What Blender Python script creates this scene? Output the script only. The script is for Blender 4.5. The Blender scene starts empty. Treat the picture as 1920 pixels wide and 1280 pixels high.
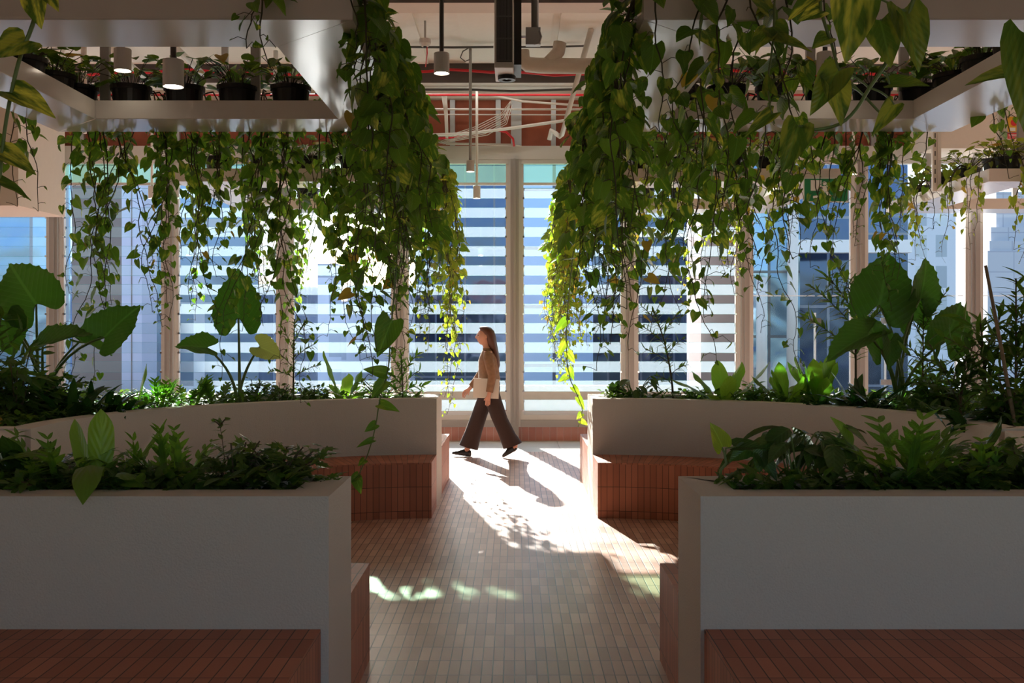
import bpy, bmesh, math, random
import numpy as np
from mathutils import Vector, Matrix

R = random.Random(7)
F, CX, CY, H = 1897.0, 965.0, 615.0, 1.6
def P(u, v, d):
    return Vector(((u - CX) * d / F, d, H - (v - CY) * d / F))
def PX(u, d):
    return (u - CX) * d / F
S = bpy.context.scene
COL = S.collection
def lin(c):
    c = c / 255.0
    return c / 12.92 if c <= .04045 else ((c + .055) / 1.055) ** 2.4
def rgb(r, g, b):
    return (lin(r), lin(g), lin(b), 1)

# ------------------------------------------------------------------ materials
def newmat(name):
    m = bpy.data.materials.new(name); m.use_nodes = True
    nt = m.node_tree; nt.nodes.clear()
    out = nt.nodes.new('ShaderNodeOutputMaterial')
    return m, nt, out
def node(nt, kind, **kw):
    n = nt.nodes.new(kind)
    for k, v in kw.items():
        if k in n.inputs.keys():
            n.inputs[k].default_value = v
        else:
            setattr(n, k, v)
    return n
def L(nt, a, b):
    nt.links.new(a, b)
def simple(name, col, rough=.5, metal=0.0, noise=0.0, nscale=30, bump=0.0, spec=.5):
    m, nt, out = newmat(name)
    b = node(nt, 'ShaderNodeBsdfPrincipled', **{'Base Color': col, 'Roughness': rough, 'Metallic': metal, 'Specular IOR Level': spec})
    L(nt, b.outputs[0], out.inputs[0])
    if noise or bump:
        tc = node(nt, 'ShaderNodeTexCoord')
        nz = node(nt, 'ShaderNodeTexNoise', Scale=nscale, Detail=4.0)
        L(nt, tc.outputs['Object'], nz.inputs['Vector'])
        if noise:
            mx = node(nt, 'ShaderNodeMix', data_type='RGBA', blend_type='MULTIPLY')
            mx.inputs[0].default_value = 1.0
            mx.inputs[6].default_value = col
            mr = node(nt, 'ShaderNodeMapRange'); mr.inputs[3].default_value = 1 - noise; mr.inputs[4].default_value = 1 + noise
            L(nt, nz.outputs[0], mr.inputs[0]); L(nt, mr.outputs[0], mx.inputs[7]); L(nt, mx.outputs[2], b.inputs['Base Color'])
        if bump:
            bp = node(nt, 'ShaderNodeBump', Strength=bump, Distance=.004)
            L(nt, nz.outputs[0], bp.inputs['Height']); L(nt, bp.outputs[0], b.inputs['Normal'])
    return m
def tile(name, c1, c2, grout, bw=.0515, rh=.203, rough=.5, mort=.0022, bias=0.0, spec=.5, grain=.15):
    m, nt, out = newmat(name)
    uv = node(nt, 'ShaderNodeUVMap')
    br = node(nt, 'ShaderNodeTexBrick', offset=0.0, squash=1.0)
    for k, v in {'Scale': 1.0, 'Color1': c1, 'Color2': c2, 'Mortar': grout, 'Brick Width': bw, 'Row Height': rh, 'Mortar Size': mort, 'Mortar Smooth': .2, 'Bias': bias}.items():
        br.inputs[k].default_value = v
    L(nt, uv.outputs[0], br.inputs['Vector'])
    nz = node(nt, 'ShaderNodeTexNoise', Scale=170.0, Detail=5.0); L(nt, uv.outputs[0], nz.inputs['Vector'])
    nz2 = node(nt, 'ShaderNodeTexNoise', Scale=2.5, Detail=3.0); L(nt, uv.outputs[0], nz2.inputs['Vector'])
    mr = node(nt, 'ShaderNodeMapRange'); mr.inputs[3].default_value = .82; mr.inputs[4].default_value = 1.18
    L(nt, nz2.outputs[0], mr.inputs[0])
    mx = node(nt, 'ShaderNodeMix', data_type='RGBA', blend_type='MULTIPLY'); mx.inputs[0].default_value = 1
    L(nt, br.outputs['Color'], mx.inputs[6]); L(nt, mr.outputs[0], mx.inputs[7])
    b = node(nt, 'ShaderNodeBsdfPrincipled', Roughness=rough); b.inputs['Specular IOR Level'].default_value = spec
    L(nt, mx.outputs[2], b.inputs['Base Color'])
    inv = node(nt, 'ShaderNodeMath', operation='SUBTRACT'); inv.inputs[0].default_value = 1; L(nt, br.outputs['Fac'], inv.inputs[1])
    ml = node(nt, 'ShaderNodeMath', operation='MULTIPLY'); ml.inputs[1].default_value = grain; L(nt, nz.outputs[0], ml.inputs[0])
    ad = node(nt, 'ShaderNodeMath', operation='ADD'); L(nt, inv.outputs[0], ad.inputs[0]); L(nt, ml.outputs[0], ad.inputs[1])
    bp = node(nt, 'ShaderNodeBump', Strength=.55, Distance=.003); L(nt, ad.outputs[0], bp.inputs['Height']); L(nt, bp.outputs[0], b.inputs['Normal'])
    L(nt, b.outputs[0], out.inputs[0])
    return m
def leafmat(name, ca, cb, cvar, ctr, rough=.35, trans=.42, varieg=True, rib=.5, vlo=.52):
    """green leaf: colour varies with the leaf's own random tint, pale streaks run along the blade, light passes through it"""
    m, nt, out = newmat(name)
    at = node(nt, 'ShaderNodeAttribute', attribute_name='tint')
    sp = node(nt, 'ShaderNodeSeparateColor'); L(nt, at.outputs['Color'], sp.inputs[0])
    uv = node(nt, 'ShaderNodeUVMap')
    sx = node(nt, 'ShaderNodeSeparateXYZ'); L(nt, uv.outputs[0], sx.inputs[0])
    mx = node(nt, 'ShaderNodeMix', data_type='RGBA'); mx.inputs[6].default_value = ca; mx.inputs[7].default_value = cb
    L(nt, sp.outputs[0], mx.inputs[0])
    col = mx.outputs[2]
    cb_ = node(nt, 'ShaderNodeCombineXYZ')
    a1 = node(nt, 'ShaderNodeMath', operation='MULTIPLY'); a1.inputs[1].default_value = 3.0; L(nt, sx.outputs[0], a1.inputs[0])
    a2 = node(nt, 'ShaderNodeMath', operation='MULTIPLY'); a2.inputs[1].default_value = 1.0; L(nt, sx.outputs[1], a2.inputs[0])
    a3 = node(nt, 'ShaderNodeMath', operation='MULTIPLY'); a3.inputs[1].default_value = 37.0; L(nt, sp.outputs[0], a3.inputs[0])
    L(nt, a1.outputs[0], cb_.inputs[0]); L(nt, a2.outputs[0], cb_.inputs[1]); L(nt, a3.outputs[0], cb_.inputs[2])
    nz = node(nt, 'ShaderNodeTexNoise', Scale=1.3, Detail=3.0); L(nt, cb_.outputs[0], nz.inputs['Vector'])
    if varieg:
        th = node(nt, 'ShaderNodeMapRange'); th.inputs[1].default_value = vlo; th.inputs[2].default_value = vlo + .14
        L(nt, nz.outputs[0], th.inputs[0])
        mu = node(nt, 'ShaderNodeMath', operation='MULTIPLY'); L(nt, th.outputs[0], mu.inputs[0]); L(nt, sp.outputs[1], mu.inputs[1])
        m2 = node(nt, 'ShaderNodeMix', data_type='RGBA'); L(nt, mu.outputs[0], m2.inputs[0]); L(nt, col, m2.inputs[6]); m2.inputs[7].default_value = cvar
        col = m2.outputs[2]
    # pale midrib and side veins
    d = node(nt, 'ShaderNodeMath', operation='SUBTRACT'); d.inputs[1].default_value = .5; L(nt, sx.outputs[0], d.inputs[0])
    ab = node(nt, 'ShaderNodeMath', operation='ABSOLUTE'); L(nt, d.outputs[0], ab.inputs[0])
    rm = node(nt, 'ShaderNodeMapRange'); rm.inputs[1].default_value = .012; rm.inputs[2].default_value = .03; rm.inputs[3].default_value = 1; rm.inputs[4].default_value = 0
    L(nt, ab.outputs[0], rm.inputs[0])
    v1 = node(nt, 'ShaderNodeMath', operation='MULTIPLY_ADD'); v1.inputs[1].default_value = -1.3; L(nt, ab.outputs[0], v1.inputs[0]); L(nt, sx.outputs[1], v1.inputs[2])
    v2 = node(nt, 'ShaderNodeMath', operation='MULTIPLY'); v2.inputs[1].default_value = 44.0; L(nt, v1.outputs[0], v2.inputs[0])
    v3 = node(nt, 'ShaderNodeMath', operation='SINE'); L(nt, v2.outputs[0], v3.inputs[0])
    v4 = node(nt, 'ShaderNodeMapRange'); v4.inputs[1].default_value = .82; v4.inputs[2].default_value = 1.0; v4.inputs[4].default_value = .45; L(nt, v3.outputs[0], v4.inputs[0])
    vm = node(nt, 'ShaderNodeMath', operation='MAXIMUM'); L(nt, rm.outputs[0], vm.inputs[0]); L(nt, v4.outputs[0], vm.inputs[1])
    vs = node(nt, 'ShaderNodeMath', operation='MULTIPLY'); vs.inputs[1].default_value = rib; L(nt, vm.outputs[0], vs.inputs[0])
    m3 = node(nt, 'ShaderNodeMix', data_type='RGBA'); L(nt, vs.outputs[0], m3.inputs[0]); L(nt, col, m3.inputs[6])
    m3.inputs[7].default_value = tuple(min(1, c * 2.0 + .02) for c in ca[:3]) + (1,)
    col = m3.outputs[2]
    # a few yellowing leaves
    ye = node(nt, 'ShaderNodeMath', operation='GREATER_THAN'); ye.inputs[1].default_value = .968; L(nt, sp.outputs[2], ye.inputs[0])
    m4 = node(nt, 'ShaderNodeMix', data_type='RGBA'); L(nt, ye.outputs[0], m4.inputs[0]); L(nt, col, m4.inputs[6]); m4.inputs[7].default_value = (.36, .24, .05, 1)
    col = m4.outputs[2]
    b = node(nt, 'ShaderNodeBsdfPrincipled', Roughness=rough); b.inputs['Specular IOR Level'].default_value = .4
    L(nt, col, b.inputs['Base Color'])
    tr = node(nt, 'ShaderNodeBsdfTranslucent')
    mt = node(nt, 'ShaderNodeMix', data_type='RGBA', blend_type='MULTIPLY'); mt.inputs[0].default_value = 1; L(nt, col, mt.inputs[6]); mt.inputs[7].default_value = ctr
    L(nt, mt.outputs[2], tr.inputs[0])
    bp = node(nt, 'ShaderNodeBump', Strength=.25, Distance=.004); L(nt, v3.outputs[0], bp.inputs['Height']); L(nt, bp.outputs[0], b.inputs['Normal'])
    ms = node(nt, 'ShaderNodeMixShader'); ms.inputs[0].default_value = trans
    L(nt, b.outputs[0], ms.inputs[1]); L(nt, tr.outputs[0], ms.inputs[2]); L(nt, ms.outputs[0], out.inputs[0])
    return m

M = {}
M['floor'] = tile('floor_tile', (.44, .255, .185, 1), (.66, .44, .335, 1), (.07, .042, .032, 1), rough=.34, spec=.9, mort=.0032)
M['bench'] = tile('bench_tile', (.36, .125, .065, 1), (.50, .19, .105, 1), (.085, .045, .03, 1), rough=.5, spec=.35)
M['kerb'] = tile('kerb_tile', (.42, .17, .13, 1), (.50, .22, .17, 1), (.55, .45, .4, 1), bw=.1, rh=.2, rough=.12)
M['stone'] = tile('stone_strip', (.52, .53, .49, 1), (.57, .58, .53, 1), (.25, .25, .22, 1), bw=.6, rh=.6, rough=.4, mort=.004)
M['render'] = simple('white_render', (.60, .545, .475, 1), .85, noise=.06, nscale=120, bump=.6)
M['soil'] = simple('soil', (.035, .022, .014, 1), .95, noise=.4, nscale=60, bump=.8)
M['traymetal'] = simple('tray_white_metal', (.72, .68, .63, 1), .16, spec=.6)
M['post'] = simple('hanger_grey', (.42, .41, .40, 1), .4, .3)
M['pot'] = simple('black_plastic', (.012, .012, .012, 1), .4)
M['ceiling'] = simple('ceiling_board', (.80, .73, .66, 1), .9, noise=.07, nscale=9, bump=.2)
M['beam'] = simple('beam_paint', (.62, .56, .50, 1), .8, noise=.05, nscale=6)
M['beamdark'] = simple('beam_grey', (.13, .12, .115, 1), .8, noise=.1, nscale=8)
M['rust'] = simple('rust_board', (.34, .10, .055, 1), .85, noise=.35, nscale=5, bump=.2)
M['stud'] = simple('galvanised_stud', (.5, .52, .53, 1), .45, .5)
M['frame'] = simple('window_frame_paint', (.36, .335, .315, 1), .45)
M['frame_lt'] = simple('window_frame_light', (.62, .60, .57, 1), .4)
M['wallw'] = simple('white_wall', (.80, .75, .68, 1), .85, noise=.03, nscale=20)
M['red'] = simple('red_cable', (.65, .02, .03, 1), .4)
M['whitec'] = simple('white_conduit', (.75, .72, .66, 1), .45)
M['greyc'] = simple('grey_cable', (.10, .095, .09, 1), .5)
M['duct'] = simple('tan_duct', (.5, .43, .35, 1), .5, noise=.12, nscale=14)
M['lampw'] = simple('lamp_shade', (.66, .63, .60, 1), .45)
M['black'] = simple('black_matt', (.015, .015, .016, 1), .45)
M['grille'] = simple('grille_grey', (.11, .11, .115, 1), .4)
M['chrome'] = simple('chrome', (.7, .7, .7, 1), .15, 1.0)
M['stem'] = simple('vine_stem', (.055, .05, .018, 1), .6)
M['petiole'] = simple('green_petiole', (.12, .18, .045, 1), .45)
M['wood'] = simple('stake_wood', (.22, .15, .09, 1), .8, noise=.3, nscale=40)
M['twig'] = simple('brown_twig', (.10, .07, .04, 1), .8)
M['pothos'] = leafmat('pothos_leaf', (.055, .125, .016, 1), (.10, .185, .022, 1), (.52, .52, .10, 1), (1.9, 2.1, 1.1, 1), rough=.3, trans=.45)
M['pothosvar'] = leafmat('pothos_leaf_variegated', (.05, .10, .014, 1), (.08, .14, .02, 1), (.55, .52, .09, 1), (1.9, 2.0, 1.0, 1), rough=.3, trans=.4, vlo=.42)
M['pothossun'] = leafmat('pothos_leaf_sunlit', (.10, .17, .02, 1), (.20, .25, .03, 1), (.58, .55, .09, 1), (2.0, 2.0, .9, 1), rough=.35, trans=.5)  # pothos copy with the sunlit yellow-green put into its colour
M['aloc'] = leafmat('elephant_ear_leaf', (.034, .092, .014, 1), (.056, .125, .02, 1), (.3, .4, .1, 1), (1.8, 2.2, 1.0, 1), rough=.4, trans=.42, varieg=False, rib=.45)
M['fern'] = leafmat('fern_frond', (.075, .17, .025, 1), (.14, .24, .035, 1), (.3, .4, .1, 1), (1.8, 2.1, .9, 1), rough=.4, trans=.42, varieg=False, rib=.25)
M['nest'] = leafmat('nest_fern_frond', (.10, .20, .03, 1), (.16, .27, .04, 1), (.3, .4, .1, 1), (1.9, 2.1, .9, 1), rough=.35, trans=.45, varieg=False, rib=.1)
M['dark'] = leafmat('dark_strap_leaf', (.022, .06, .016, 1), (.04, .09, .02, 1), (.1, .2, .1, 1), (1.5, 2.0, .9, 1), rough=.22, trans=.25, varieg=False, rib=.15)
M['philo'] = leafmat('philodendron_leaf', (.035, .075, .018, 1), (.06, .11, .022, 1), (.1, .2, .1, 1), (1.6, 2.1, .9, 1), rough=.25, trans=.3, varieg=False, rib=.3)
M['shrub'] = leafmat('shrub_leaf', (.05, .115, .022, 1), (.10, .17, .03, 1), (.3, .4, .1, 1), (1.8, 2.0, .9, 1), rough=.42, trans=.4, varieg=False, rib=.15)
M['ivy'] = leafmat('ivy_leaf', (.05, .10, .02, 1), (.12, .17, .035, 1), (.3, .3, .1, 1), (1.7, 2.0, .9, 1), rough=.32, trans=.38, varieg=True, rib=.3)
M['pale'] = leafmat('pale_leaf', (.24, .28, .09, 1), (.34, .36, .13, 1), (.5, .5, .2, 1), (1.6, 1.7, .9, 1), rough=.4, trans=.45, varieg=False, rib=.3)

def glassmat(name, tint, gloss=.10, scatter=.0, scattercol=(.9, .95, 1, 1), rough=.02):
    m, nt, out = newmat(name)
    t = node(nt, 'ShaderNodeBsdfTransparent'); t.inputs[0].default_value = tint
    g = node(nt, 'ShaderNodeBsdfGlossy', Roughness=rough)
    fr = node(nt, 'ShaderNodeLayerWeight'); fr.inputs['Blend'].default_value = .5
    p5 = node(nt, 'ShaderNodeMath', operation='POWER'); p5.inputs[1].default_value = 5.0; L(nt, fr.outputs['Facing'], p5.inputs[0])
    ma = node(nt, 'ShaderNodeMath', operation='MULTIPLY_ADD'); ma.inputs[1].default_value = .9; ma.inputs[2].default_value = gloss; L(nt, p5.outputs[0], ma.inputs[0])
    ms = node(nt, 'ShaderNodeMixShader'); L(nt, ma.outputs[0], ms.inputs[0]); L(nt, t.outputs[0], ms.inputs[1]); L(nt, g.outputs[0], ms.inputs[2])
    if scatter:
        tr = node(nt, 'ShaderNodeBsdfTranslucent'); tr.inputs[0].default_value = scattercol
        m2 = node(nt, 'ShaderNodeMixShader'); m2.inputs[0].default_value = scatter
        L(nt, ms.outputs[0], m2.inputs[1]); L(nt, tr.outputs[0], m2.inputs[2]); L(nt, m2.outputs[0], out.inputs[0])
    else:
        L(nt, ms.outputs[0], out.inputs[0])
    return m
M['blade'] = glassmat('louvre_glass', (.92, .97, .985, 1), gloss=.05, scatter=.010, scattercol=(.6, .85, 1, 1), rough=.05)
M['bladeglare'] = glassmat('louvre_glass_glare', (.90, .96, .985, 1), gloss=.06, scatter=.075, scattercol=(.72, .88, 1, 1), rough=.05)  # sun glare of the centre bays put into the glass as stronger scatter
M['pane'] = glassmat('clear_glass', (.95, .975, .985, 1), gloss=.01)
M['suntint'] = glassmat('green_sun_tint', (.66, .86, .74, 1), gloss=.12, scatter=.03, scattercol=(.6, .9, .85, 1), rough=.2)  # green glass of the added top panes, colours the sun patches
M['edgeglass'] = simple('glass_edge', (.05, .30, .30, 1), .15)
def emit(name, col, s):
    m, nt, out = newmat(name)
    e = node(nt, 'ShaderNodeEmission', Strength=s); e.inputs[0].default_value = col
    L(nt, e.outputs[0], out.inputs[0]); return m
M['lamp_on'] = emit('lamp_lens', (1, .86, .68, 1), 14.0)
def facade(name, ca, cb, mull, bw, rh, mort=.06, rough=.1, metal=.55, bias=0.0, bump=.0):
    m, nt, out = newmat(name)
    uv = node(nt, 'ShaderNodeUVMap')
    br = node(nt, 'ShaderNodeTexBrick', offset=0.0)
    for k, v in {'Scale': 1.0, 'Color1': ca, 'Color2': cb, 'Mortar': mull, 'Brick Width': bw, 'Row Height': rh, 'Mortar Size': mort, 'Mortar Smooth': 0.0, 'Bias': bias}.items():
        br.inputs[k].default_value = v
    L(nt, uv.outputs[0], br.inputs['Vector'])
    b = node(nt, 'ShaderNodeBsdfPrincipled', Roughness=rough); L(nt, br.outputs['Color'], b.inputs['Base Color'])
    me = node(nt, 'ShaderNodeMath', operation='MULTIPLY_ADD'); me.inputs[1].default_value = -metal; me.inputs[2].default_value = metal
    L(nt, br.outputs['Fac'], me.inputs[0]); L(nt, me.outputs[0], b.inputs['Metallic'])
    if bump:
        nz = node(nt, 'ShaderNodeTexNoise', Scale=.45, Detail=2.0); L(nt, uv.outputs[0], nz.inputs['Vector'])
        bp = node(nt, 'ShaderNodeBump', Strength=bump, Distance=1.0); L(nt, nz.outputs[0], bp.inputs['Height']); L(nt, bp.outputs[0], b.inputs['Normal'])
    L(nt, b.outputs[0], out.inputs[0]); return m

# ------------------------------------------------------------------ geometry collector
class G:
    def __init__(s):
        s.v, s.f, s.uv, s.m, s.t = [], [], [], [], []
    def add(s, vs, fs, uvs=None, mat=0, tint=(.5, 0, 0)):
        o = len(s.v); s.v.extend(map(tuple, vs)); s.t.extend([tint] * len(vs))
        for f in fs:
            s.f.append([o + i for i in f]); s.m.append(mat)
            s.uv.append([uvs[i] for i in f] if uvs is not None else [(0.5, .5)] * len(f))
    def face(s, pts, uvs=None, mat=0):
        s.add(pts, [list(range(len(pts)))], uvs, mat)
    def box(s, x0, x1, y0, y1, z0, z1, mat=0, vo=0.0, skip=''):
        a = [(x0, y0, z0), (x1, y0, z0), (x1, y1, z0), (x0, y1, z0), (x0, y0, z1), (x1, y0, z1), (x1, y1, z1), (x0, y1, z1)]
        for nm, ids, ax in (('b', (0, 3, 2, 1), (0, 1)), ('t', (4, 5, 6, 7), (0, 1)), ('f', (0, 1, 5, 4), (0, 2)), ('k', (2, 3, 7, 6), (0, 2)), ('l', (3, 0, 4, 7), (1, 2)), ('r', (1, 2, 6, 5), (1, 2))):
            if nm in skip: continue
            pts = [a[i] for i in ids]
            s.face(pts, [(p[ax[0]], p[ax[1]] - (vo if ax[1] == 2 else 0)) for p in pts], mat)
    def prism(s, poly, z0, z1, mat=0):
        n = len(poly)
        s.face([(x, y, z1) for x, y in poly], [(x, y) for x, y in poly], mat)
        s.face([(x, y, z0) for x, y in reversed(poly)], [(x, y) for x, y in reversed(poly)], mat)
        d = 0.0
        for i in range(n):
            a, b = poly[i], poly[(i + 1) % n]; l = math.dist(a, b)
            s.face([(*a, z0), (*b, z0), (*b, z1), (*a, z1)], [(d, z0), (d + l, z0), (d + l, z1), (d, z1)], mat); d += l
    def tube(s, pts, r, n=6, mat=0, cap=True):
        pts = [Vector(p) for p in pts]; k = len(pts)
        rs = r if isinstance(r, (list, tuple)) else [r] * k
        vs, fs, uv = [], [], []
        t0 = (pts[1] - pts[0]).normalized()
        nrm = t0.orthogonal().normalized()
        d = 0
        for i, p in enumerate(pts):
            t = ((pts[min(i + 1, k - 1)] - pts[max(i - 1, 0)])).normalized()
            nrm = (nrm - t * nrm.dot(t))
            nrm = nrm.normalized() if nrm.length > 1e-6 else t.orthogonal().normalized()
            bt = t.cross(nrm)
            if i: d += (p - pts[i - 1]).length
            for j in range(n):
                a = 2 * math.pi * j / n
                vs.append(p + (nrm * math.cos(a) + bt * math.sin(a)) * rs[i]); uv.append((j / n, d))
        for i in range(k - 1):
            for j in range(n):
                fs.append((i * n + j, i * n + (j + 1) % n, (i + 1) * n + (j + 1) % n, (i + 1) * n + j))
        if cap:
            fs.append(tuple(range(n - 1, -1, -1))); fs.append(tuple((k - 1) * n + j for j in range(n)))
        s.add(vs, fs, uv, mat)
    def lathe(s, prof, n=24, o=(0, 0, 0), mat=0, axis=None):
        vs, fs, uv = [], [], []
        for i, (r, z) in enumerate(prof):
            for j in range(n):
                a = 2 * math.pi * j / n
                vs.append((o[0] + r * math.cos(a), o[1] + r * math.sin(a), o[2] + z)); uv.append((j / n, z))
        for i in range(len(prof) - 1):
            for j in range(n):
                fs.append((i * n + j, i * n + (j + 1) % n, (i + 1) * n + (j + 1) % n, (i + 1) * n + j))
        s.add(vs, fs, uv, mat)
    def loft(s, rings, mat=0, cap=True):
        n = len(rings[0]); vs = [p for r in rings for p in r]; fs = []
        uv = [(j / n, i / max(1, len(rings) - 1)) for i in range(len(rings)) for j in range(n)]
        for i in range(len(rings) - 1):
            for j in range(n):
                fs.append((i * n + j, i * n + (j + 1) % n, (i + 1) * n + (j + 1) % n, (i + 1) * n + j))
        if cap:
            fs.append(tuple(range(n - 1, -1, -1))); fs.append(tuple((len(rings) - 1) * n + j for j in range(n)))
        s.add(vs, fs, uv, mat)
    def mesh(s, name, mats, smooth=False, weld=False):
        me = bpy.data.meshes.new(name)
        me.from_pydata(s.v, [], s.f)
        ul = me.uv_layers.new(name='UVMap')
        flat = np.array([c for f in s.uv for p in f for c in p[:2]], dtype=np.float32)
        ul.data.foreach_set('uv', flat)
        ca = me.attributes.new('tint', 'FLOAT_COLOR', 'POINT')
        ca.data.foreach_set('color', np.array([(*t, 1.0) for t in s.t], dtype=np.float32).ravel())
        me.polygons.foreach_set('material_index', np.array(s.m, dtype=np.int32))
        me.polygons.foreach_set('use_smooth', np.full(len(s.f), smooth))
        for m in (mats if isinstance(mats, (list, tuple)) else [mats]): me.materials.append(m)
        if weld:
            bm = bmesh.new(); bm.from_mesh(me); bmesh.ops.remove_doubles(bm, verts=bm.verts, dist=1e-4); bm.to_mesh(me); bm.free()
        me.update(); return me
    def build(s, name, mats, parent=None, smooth=False, weld=True):
        return link(name, s.mesh(name, mats, smooth, weld), parent)
def link(name, me, parent=None):
    o = bpy.data.objects.new(name, me); COL.objects.link(o)
    if parent: o.parent = parent
    return o
def tag(o, label, cat, group=None, kind=None):
    o['label'] = label; o['category'] = cat
    if group: o['group'] = group
    if kind: o['kind'] = kind
    return o
def empty(name, loc, label, cat, group=None, rz=0.0):
    o = bpy.data.objects.new(name, None); COL.objects.link(o); o.location = loc; o.rotation_euler = (0, 0, rz)
    o.empty_display_size = .1
    return tag(o, label, cat, group)
def struct(o):
    o['kind'] = 'structure'; return o

# ------------------------------------------------------------------ setting
WY = 14.38            # window plane
g = G(); g.box(-13, 13, -4, 13.1, -.1, 0); struct(g.build('floor', M['floor']))
g = G(); g.box(-13, 13, 13.1, WY + .1, -.1, -.002); struct(g.build('trim_1', M['stone']))
g = G(); g.box(-13, 13, WY, WY + .12, -.002, .2); struct(g.build('baseboard_back', M['kerb']))
g = G(); g.box(-13, 13, -4, WY + .3, 5.0, 5.2); struct(g.build('ceiling', M['ceiling']))
g = G(); g.box(-13, -1, -4.2, -4, 0, 5); g.box(8.5, 13, -4.2, -4, 0, 5); g.box(-1, 8.5, -4.2, -4, 0, 1.4); g.box(-1, 8.5, -4.2, -4, 3.0, 5); struct(g.build('wall_rear', M['wallw'], weld=False))
g = G(); g.box(-1, 8.5, -4.11, -4.09, 1.4, 3.0); struct(g.build('window_20', M['pane']))  # unseen rear opening, added to let sky fill light into the room
for nm, bb in (('wall_west', (-13.2, -13, -4, WY, 0, 5)), ('wall_east', (13, 13.2, -4, WY, 0, 5))):
    g = G(); g.box(*bb); struct(g.build(nm, M['wallw']))
for k, (a, b) in enumerate(((9.8, 10.12), (13.0, 13.4), (3.2, 3.55))):
    g = G(); g.box(-13, 13, a, b, 4.75, 5.0, 0)
    # the side towards the room is a darker grey
    g.face([(-13, a - .004, 4.75), (13, a - .004, 4.75), (13, a - .004, 5.0), (-13, a - .004, 5.0)], None, 1)
    struct(g.build('trim_%d' % (k + 2), [M['beam'], M['beamdark']]))
# ceiling lining boards between the beams
for k, (x0, x1, y0, y1) in enumerate(((-6.9, -2.6, 10.4, 12.9), (-.62, .42, 10.3, 12.85), (.5, 1.02, 10.3, 12.9), (-2.4, -1.1, 10.4, 12.9), (2.6, 6.9, 10.4, 12.9))):
    g = G(); g.box(x0, x1, y0, y1, 4.965, 5.0); struct(g.build('trim_%d' % (k + 6), M['wallw']))
# head of the window wall
g = G(); g.box(-13, 13, WY - .06, WY + .16, 3.99, 4.18); struct(g.build('trim_12', M['frame_lt']))
g = G(); g.box(-13, 13, WY + .1, WY + .2, 4.18, 5.0); struct(g.build('wall_back', M['rust']))
g = G(); g.box(-13, 13, WY - .02, WY + .10, 4.86, 5.0); struct(g.build('trim_13', M['beam']))
for k, u in enumerate((150, 330, 545, 848, 934, 968, 1038, 1250, 1430, 1640)):
    x = PX(u, WY); w = .035 if u not in (968,) else .075
    g = G(); g.box(x - w, x + w, WY + .04, WY + .1, 4.18, 4.86); o = g.build('wall_stud', M['stud'])
    tag(o, 'vertical galvanised steel stud against the rust board, above the glazing, %s from left' % ('first second third fourth fifth sixth seventh eighth ninth tenth'.split()[k]), 'stud', 'steel studs above the glazing')
# white bulkheads at the sides
g = G(); g.box(-12.9, -6.42, 13.42, 14.2, 3.83, 5.0); struct(g.build('wall_left', M['wallw']))
g = G(); g.box(-12.9, -4.98, 10.15, 11.2, 2.83, 4.75); struct(g.build('wall_left_bulkhead', M['wallw']))
g = G(); g.box(5.55, 12.9, 13.45, 14.2, 3.99, 4.98); struct(g.build('wall_right', M['wallw']))
# window bays: mullion posts, frames, louvre blades or one fixed pane
BAY = 1.63
def mullion(k, x):
    g = G()
    g.box(x - .058, x + .058, WY - .09, WY + .07, 0.0, 3.99, 0)
    g.box(x - .018, x + .018, WY - .115, WY - .09, 0.0, 3.99, 0)
    for sg in (-1, 1):
        g.box(x + sg * .074 - .016, x + sg * .074 + .016, WY - .05, WY + .05, .2, 3.99, 1)
    struct(g.build('trim_%d' % (20 + k), [M['frame'], M['frame_lt']], weld=False))
bays = list(range(-6, 6))
for k in bays + [6]:
    mullion(k + 6, k * BAY)
def blade_mesh(mat):
    g = G(); a = math.radians(24); hh = .082; th = .006
    up = Vector((0, math.sin(a), math.cos(a))); nn = Vector((0, math.cos(a), -math.sin(a)))
    w = BAY / 2 - .125
    c = []
    for sx in (-1, 1):
        for su, sn in ((-1, -1), (1, -1), (1, 1), (-1, 1)):
            c.append(Vector((sx * w, 0, 0)) + up * hh * su + nn * th / 2 * sn)
    g.add(c, [(0, 3, 2, 1), (4, 5, 6, 7), (0, 1, 5, 4), (2, 3, 7, 6)], None, 0)
    g.add(c, [(1, 2, 6, 5), (0, 4, 7, 3)], None, 1)
    return g.mesh('louvre_blade', [M[mat], M['edgeglass']])
def clip_mesh():
    g = G(); w = BAY / 2 - .125
    for sx in (-1, 1):
        g.box(sx * w - .012, sx * w + .012, -.045, .0, -.085, -.06); g.box(sx * w - .012, sx * w + .012, .0, .045, .05, .078)
        g.tube([(sx * w, -.03, -.07), (sx * w, .03, .065)], .006, 5)
    return g.mesh('blade_clip', M['chrome'])
BLADE, GLARE, CLIP = blade_mesh('blade'), blade_mesh('bladeglare'), clip_mesh()
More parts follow.
